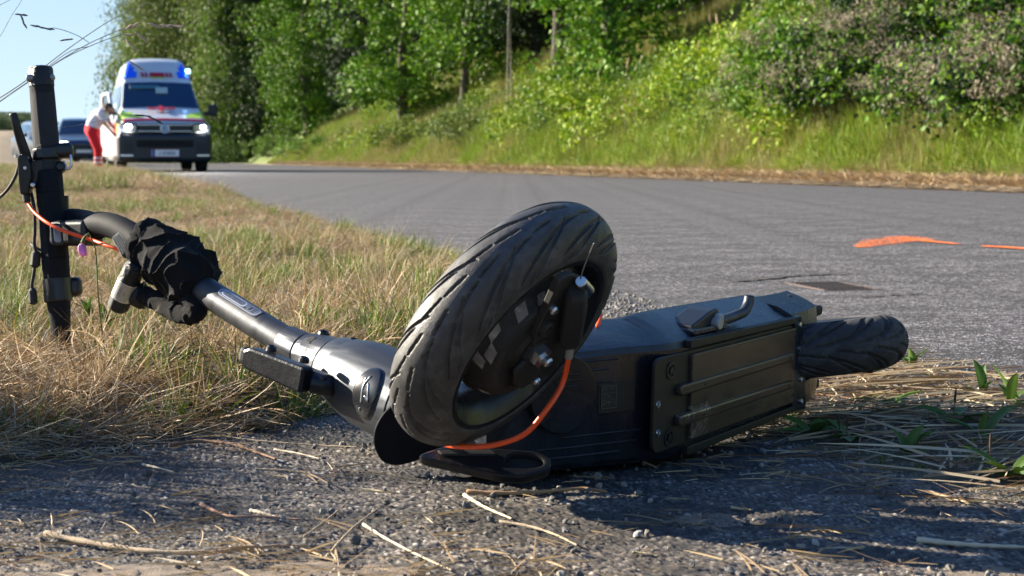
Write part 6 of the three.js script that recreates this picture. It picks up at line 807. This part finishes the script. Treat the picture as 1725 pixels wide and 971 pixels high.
hs('shrub at the right edge of the hedge', 1700, 19.8, { seed: 36, h: 1.1, fluff: 0.5, r: 0.85 });
hs('tall dark shrub closing the hedge at the upper right', 1690, 22.8, { seed: 37, h: 2.3, cols: DARK.concat(MAPLE), fluff: 0.3, r: 1.4 });
const low = { n: 44, per: 90, r: 1.2, h: 0.95, cr: 0.24, leaf: 0.07, cols: YELLOW };
shrub('yellow green low shrub in the middle of the grassy slope', 3.9, 30, { ...low, seed: 41 });
shrub('second yellow green shrub left of the hedge', 3.2, 26.5, { ...low, seed: 42, r: 1.4 });
shrub('yellowish weeds low beneath the middle maple', 1.7, 54, { ...low, seed: 43, cols: YELLOW.concat(OLIVE) });
shrub('pale bramble patch below the dark tree trunks', 2.0, 46, { ...low, seed: 44, cols: OLIVE, h: 0.8, r: 1.5 });
shrub('yellow green weeds at the slope foot under the sunlit maple', 2.3, 36, { ...low, seed: 45, cols: YELLOW });
shrub('low green bush at the foot of the bright bushy tree', 1.5, 74, { ...low, seed: 46, cols: MAPLE, r: 1.5 });
shrub('round green bush closing the view at the far road bend', -0.6, 93, { ...low, seed: 48, cols: MAPLE.concat(DARK), r: 1.3, h: 1.3, n: 60 });
shrub('darker bush next to the round green bush at the road bend', 0.9, 97, { ...low, seed: 49, cols: DARK.concat(OLIVE), r: 1.6, h: 1.5, n: 60 });
shrub('olive undergrowth bush beside the road beside the ambulance', 1.4, 88, { ...low, seed: 47, cols: OLIVE.concat(MAPLE), r: 1.6, h: 1.2 });
{ const a = at(1565, 160, 20.2), b = at(1612, 108, 20.5); tag(mesh('fallen_branch', sweep([a, a.clone().lerp(b, 0.5).add(V(0.01, 0.02, 0)), b], (u) => 0.026 * (1.1 - 0.5 * u), 16, 8), barkPale), 'pale bare branch sticking out of the fluffy hedge', 'branch'); }
{ // slope grass and weeds as far as the eye can part them
  const r = mulberry(601), HG = [[0.20, 0.33, 0.02], [0.26, 0.39, 0.025], [0.34, 0.41, 0.04], [0.15, 0.25, 0.02], [0.42, 0.38, 0.12]], g = [BLADE(61, 34, { spread: 0.22, len: 0.40, width: 0.012, pitch: [0.8, 1.5], bend: 0.9, colors: HG, seg: 3 }), BLADE(62, 30, { spread: 0.2, len: 0.36, width: 0.014, pitch: [0.5, 1.4], bend: 1.2, colors: HG, seg: 3 }), BLADE(63, 26, { spread: 0.2, len: 0.50, width: 0.008, pitch: [1.0, 1.5], bend: 0.6, colors: [[0.38, 0.32, 0.17], [0.30, 0.28, 0.12], [0.22, 0.24, 0.07]], seg: 3 })], L = [[], [], []], W = [[], []], P = [];
  for (let i = 0; i < 34000; i++) { const d = 13 + 70 * r() ** 1.5, s = 0.72 + 8.5 * r() ** 1.25, p = hillPos(s, d); if (p.x / d > 0.31 || p.x / d < -0.25) continue; const n = fbm(s * 0.9, d * 0.5, 101), v = n > 0.55 && r() < 0.6 ? 2 : r() < 0.6 ? 0 : 1, t = 0.7 + 0.6 * fbm(s * 2, d * 1.3, 105), edge = smoothstep(s, 0.7, 1.5); L[v].push([p.setY(p.y - 0.02), r() * 6.3, (0.55 + 0.55 * r()) * lerp(0.55, 1, edge), new THREE.Color().setRGB(t * (0.95 + 0.3 * n), t, t)]); }
  L.forEach((l, i) => rings(l, g[i], leafyMat, 'embankment_grass', ['long green grass covering the embankment', 'short green grass along the foot of the embankment', 'dry yellowish grass mixed into the embankment'][i], 'grass'));
  const weedG = (seed, cols) => leafCloud(seed, Array.from({ length: 9 }, (_, i) => [V(0.16 * Math.cos(i * 2.4), 0.10 + 0.045 * i, 0.16 * Math.sin(i * 2.4)), 0.13]), 16, 0.05, cols, { slim: 0.6 });
  for (let i = 0; i < 2000; i++) { const d = 14 + 58 * r() ** 1.4, s = 1.2 + 2.6 * r(), p = hillPos(s, d); if (p.x / d > 0.31 || p.x / d < -0.25) continue; const n = fbm(s * 0.8, d * 0.4, 111); if (n < 0.52 || (s < 2 && r() < 0.6)) continue; W[n > 0.60 ? 0 : 1].push([p, r() * 6.3, (0.6 + 0.9 * r()) * (1 + 0.35 * smoothstep(n, 0.58, 0.68)), new THREE.Color().setScalar(0.8 + 0.5 * r())]); }
  W.forEach((l, i) => rings(l, weedG(71 + i, [YELLOW, MAPLE.concat(OLIVE)][i]), leafMats.a, 'weeds', ['yellow green leafy weeds on the embankment', 'darker leafy weeds on the embankment'][i], 'weeds'));
  const plume = merge([sweep([V(0, 0, 0), V(0.02, 0.5, 0), V(0.06, 0.95, 0.01)], 0.004, 8, 4), sweep([V(0.055, 0.9, 0.01), V(0.075, 1.05, 0.01), V(0.10, 1.18, 0.01)], (u) => 0.022 * Math.sin(PI * clamp(0.1 + 0.85 * u, 0, 1)), 10, 7, (u, f) => 1 + 0.5 * (hash(Math.floor(u * 30), Math.floor(f * 5), 3) - 0.5))]);
  for (let i = 0; i < 36; i++) { const d = 27 + 14 * r(), s = 2.6 + 5 * r(), p = hillPos(s, d); P.push([p, r() * 6.3, 0.6 + 0.45 * r(), new THREE.Color().setScalar(0.8 + 0.4 * r())]); }
  rings(P, plume, std({ color: rgb(0.42, 0.29, 0.17), roughness: 0.9 }), 'grass_plumes', 'brown feathery grass plumes standing on the slope', 'grass plumes');
  const dry = []; for (let i = 0; i < 7000; i++) { const d = 13 + 60 * r() ** 1.5, s = -0.02 + 0.95 * r(), p = hillPos(s, d); if (p.x / d > 0.31) continue; dry.push([p, r() * 6.3, 1.6 + 1.5 * r(), new THREE.Color().setScalar(0.8 + 0.45 * r())]); }
  rings(dry, BLADE(65, 22, { spread: 0.06, len: 0.09, width: 0.005, pitch: [0, 0.6], bend: 1, lift: 0.012, colors: STRAW.slice(0, 5), seg: 3 }), strawMat, 'dry_grass', 'strip of mown dry grass along the far road edge', 'dry grass');
  const wood = [], back = leafCloud(91, Array.from({ length: 40 }, (_, i) => [V(2.2 * (hash(i, 1) - 0.5), 6 * hash(i, 2), 2.2 * (hash(i, 3) - 0.5)), 0.9]), 60, 0.22, DARK, {}); for (let i = 0; i < 90; i++) { const d = 34 + 110 * r(), s = (d > 75 ? 4.5 : 8.5) + 6 * r() + (d < 46 ? 3 : 0), p = hillPos(s, d); wood.push([p, r() * 6.3, 0.8 + 0.5 * r(), new THREE.Color().setScalar(0.7 + 0.4 * r())]); }
  rings(wood, back, leafMats.a, 'woodland', 'dark mass of wood behind the tree line', 'wood');
}
{ // maize field on the skyline to the left
  const leaf = (y, az, L) => { const pos = [], idx = []; for (let i = 0; i <= 4; i++) { const t = i / 4, w = 0.06 * (1 - t * t) + 0.004, x = L * t, yy = y + 0.35 * L * t * 1.6 - L * t * t * 0.95; for (const s of [-1, 1]) pos.push(x * Math.cos(az) - s * w * Math.sin(az), yy, x * Math.sin(az) + s * w * Math.cos(az)); } for (let i = 0; i < 4; i++) { const q = i * 2; idx.push(q, q + 1, q + 2, q + 2, q + 1, q + 3); } const g = new THREE.BufferGeometry(); g.setAttribute('position', new THREE.Float32BufferAttribute(pos, 3)); g.setIndex(idx); g.computeVertexNormals(); return g; };
  const parts = []; for (let i = 0; i < 8; i++) parts.push(leaf(0.35 + i * 0.2, i * 2.6, 0.75 - 0.04 * i)); parts.push(plain(new THREE.CylinderGeometry(0.012, 0.02, 2.1, 5)).translate(0, 1.05, 0)); for (let i = 0; i < 5; i++) parts.push(leaf(2.05, i * 1.26, 0.28));
  const strip = parts.map((g) => { const n = g.index ? g.toNonIndexed() : g; n.deleteAttribute('uv'); return n; }), plantG = mergeGeometries(strip), r = mulberry(701), L = [];
  for (let i = 0; i < 5200; i++) { const d = 150 + 40 * r() ** 1.6, x = -0.32 * d + r() * 0.20 * d; if (x > roadLeft(d) - 0.6) continue; L.push([V(x, groundY(x, d), -d), r() * 6.3, 0.64 + 0.12 * r(), new THREE.Color().setRGB((0.8 + 0.5 * r()), 0.85 + 0.3 * r(), 0.8)]); }
  rings(L, plantG, phys({ color: rgb(0.13, 0.21, 0.05), roughness: 0.6, side: THREE.DoubleSide, transmission: 0.35, thickness: 0 }), 'maize', 'field of tall green maize on the skyline', 'maize');
}
renderer.render(scene, camera);
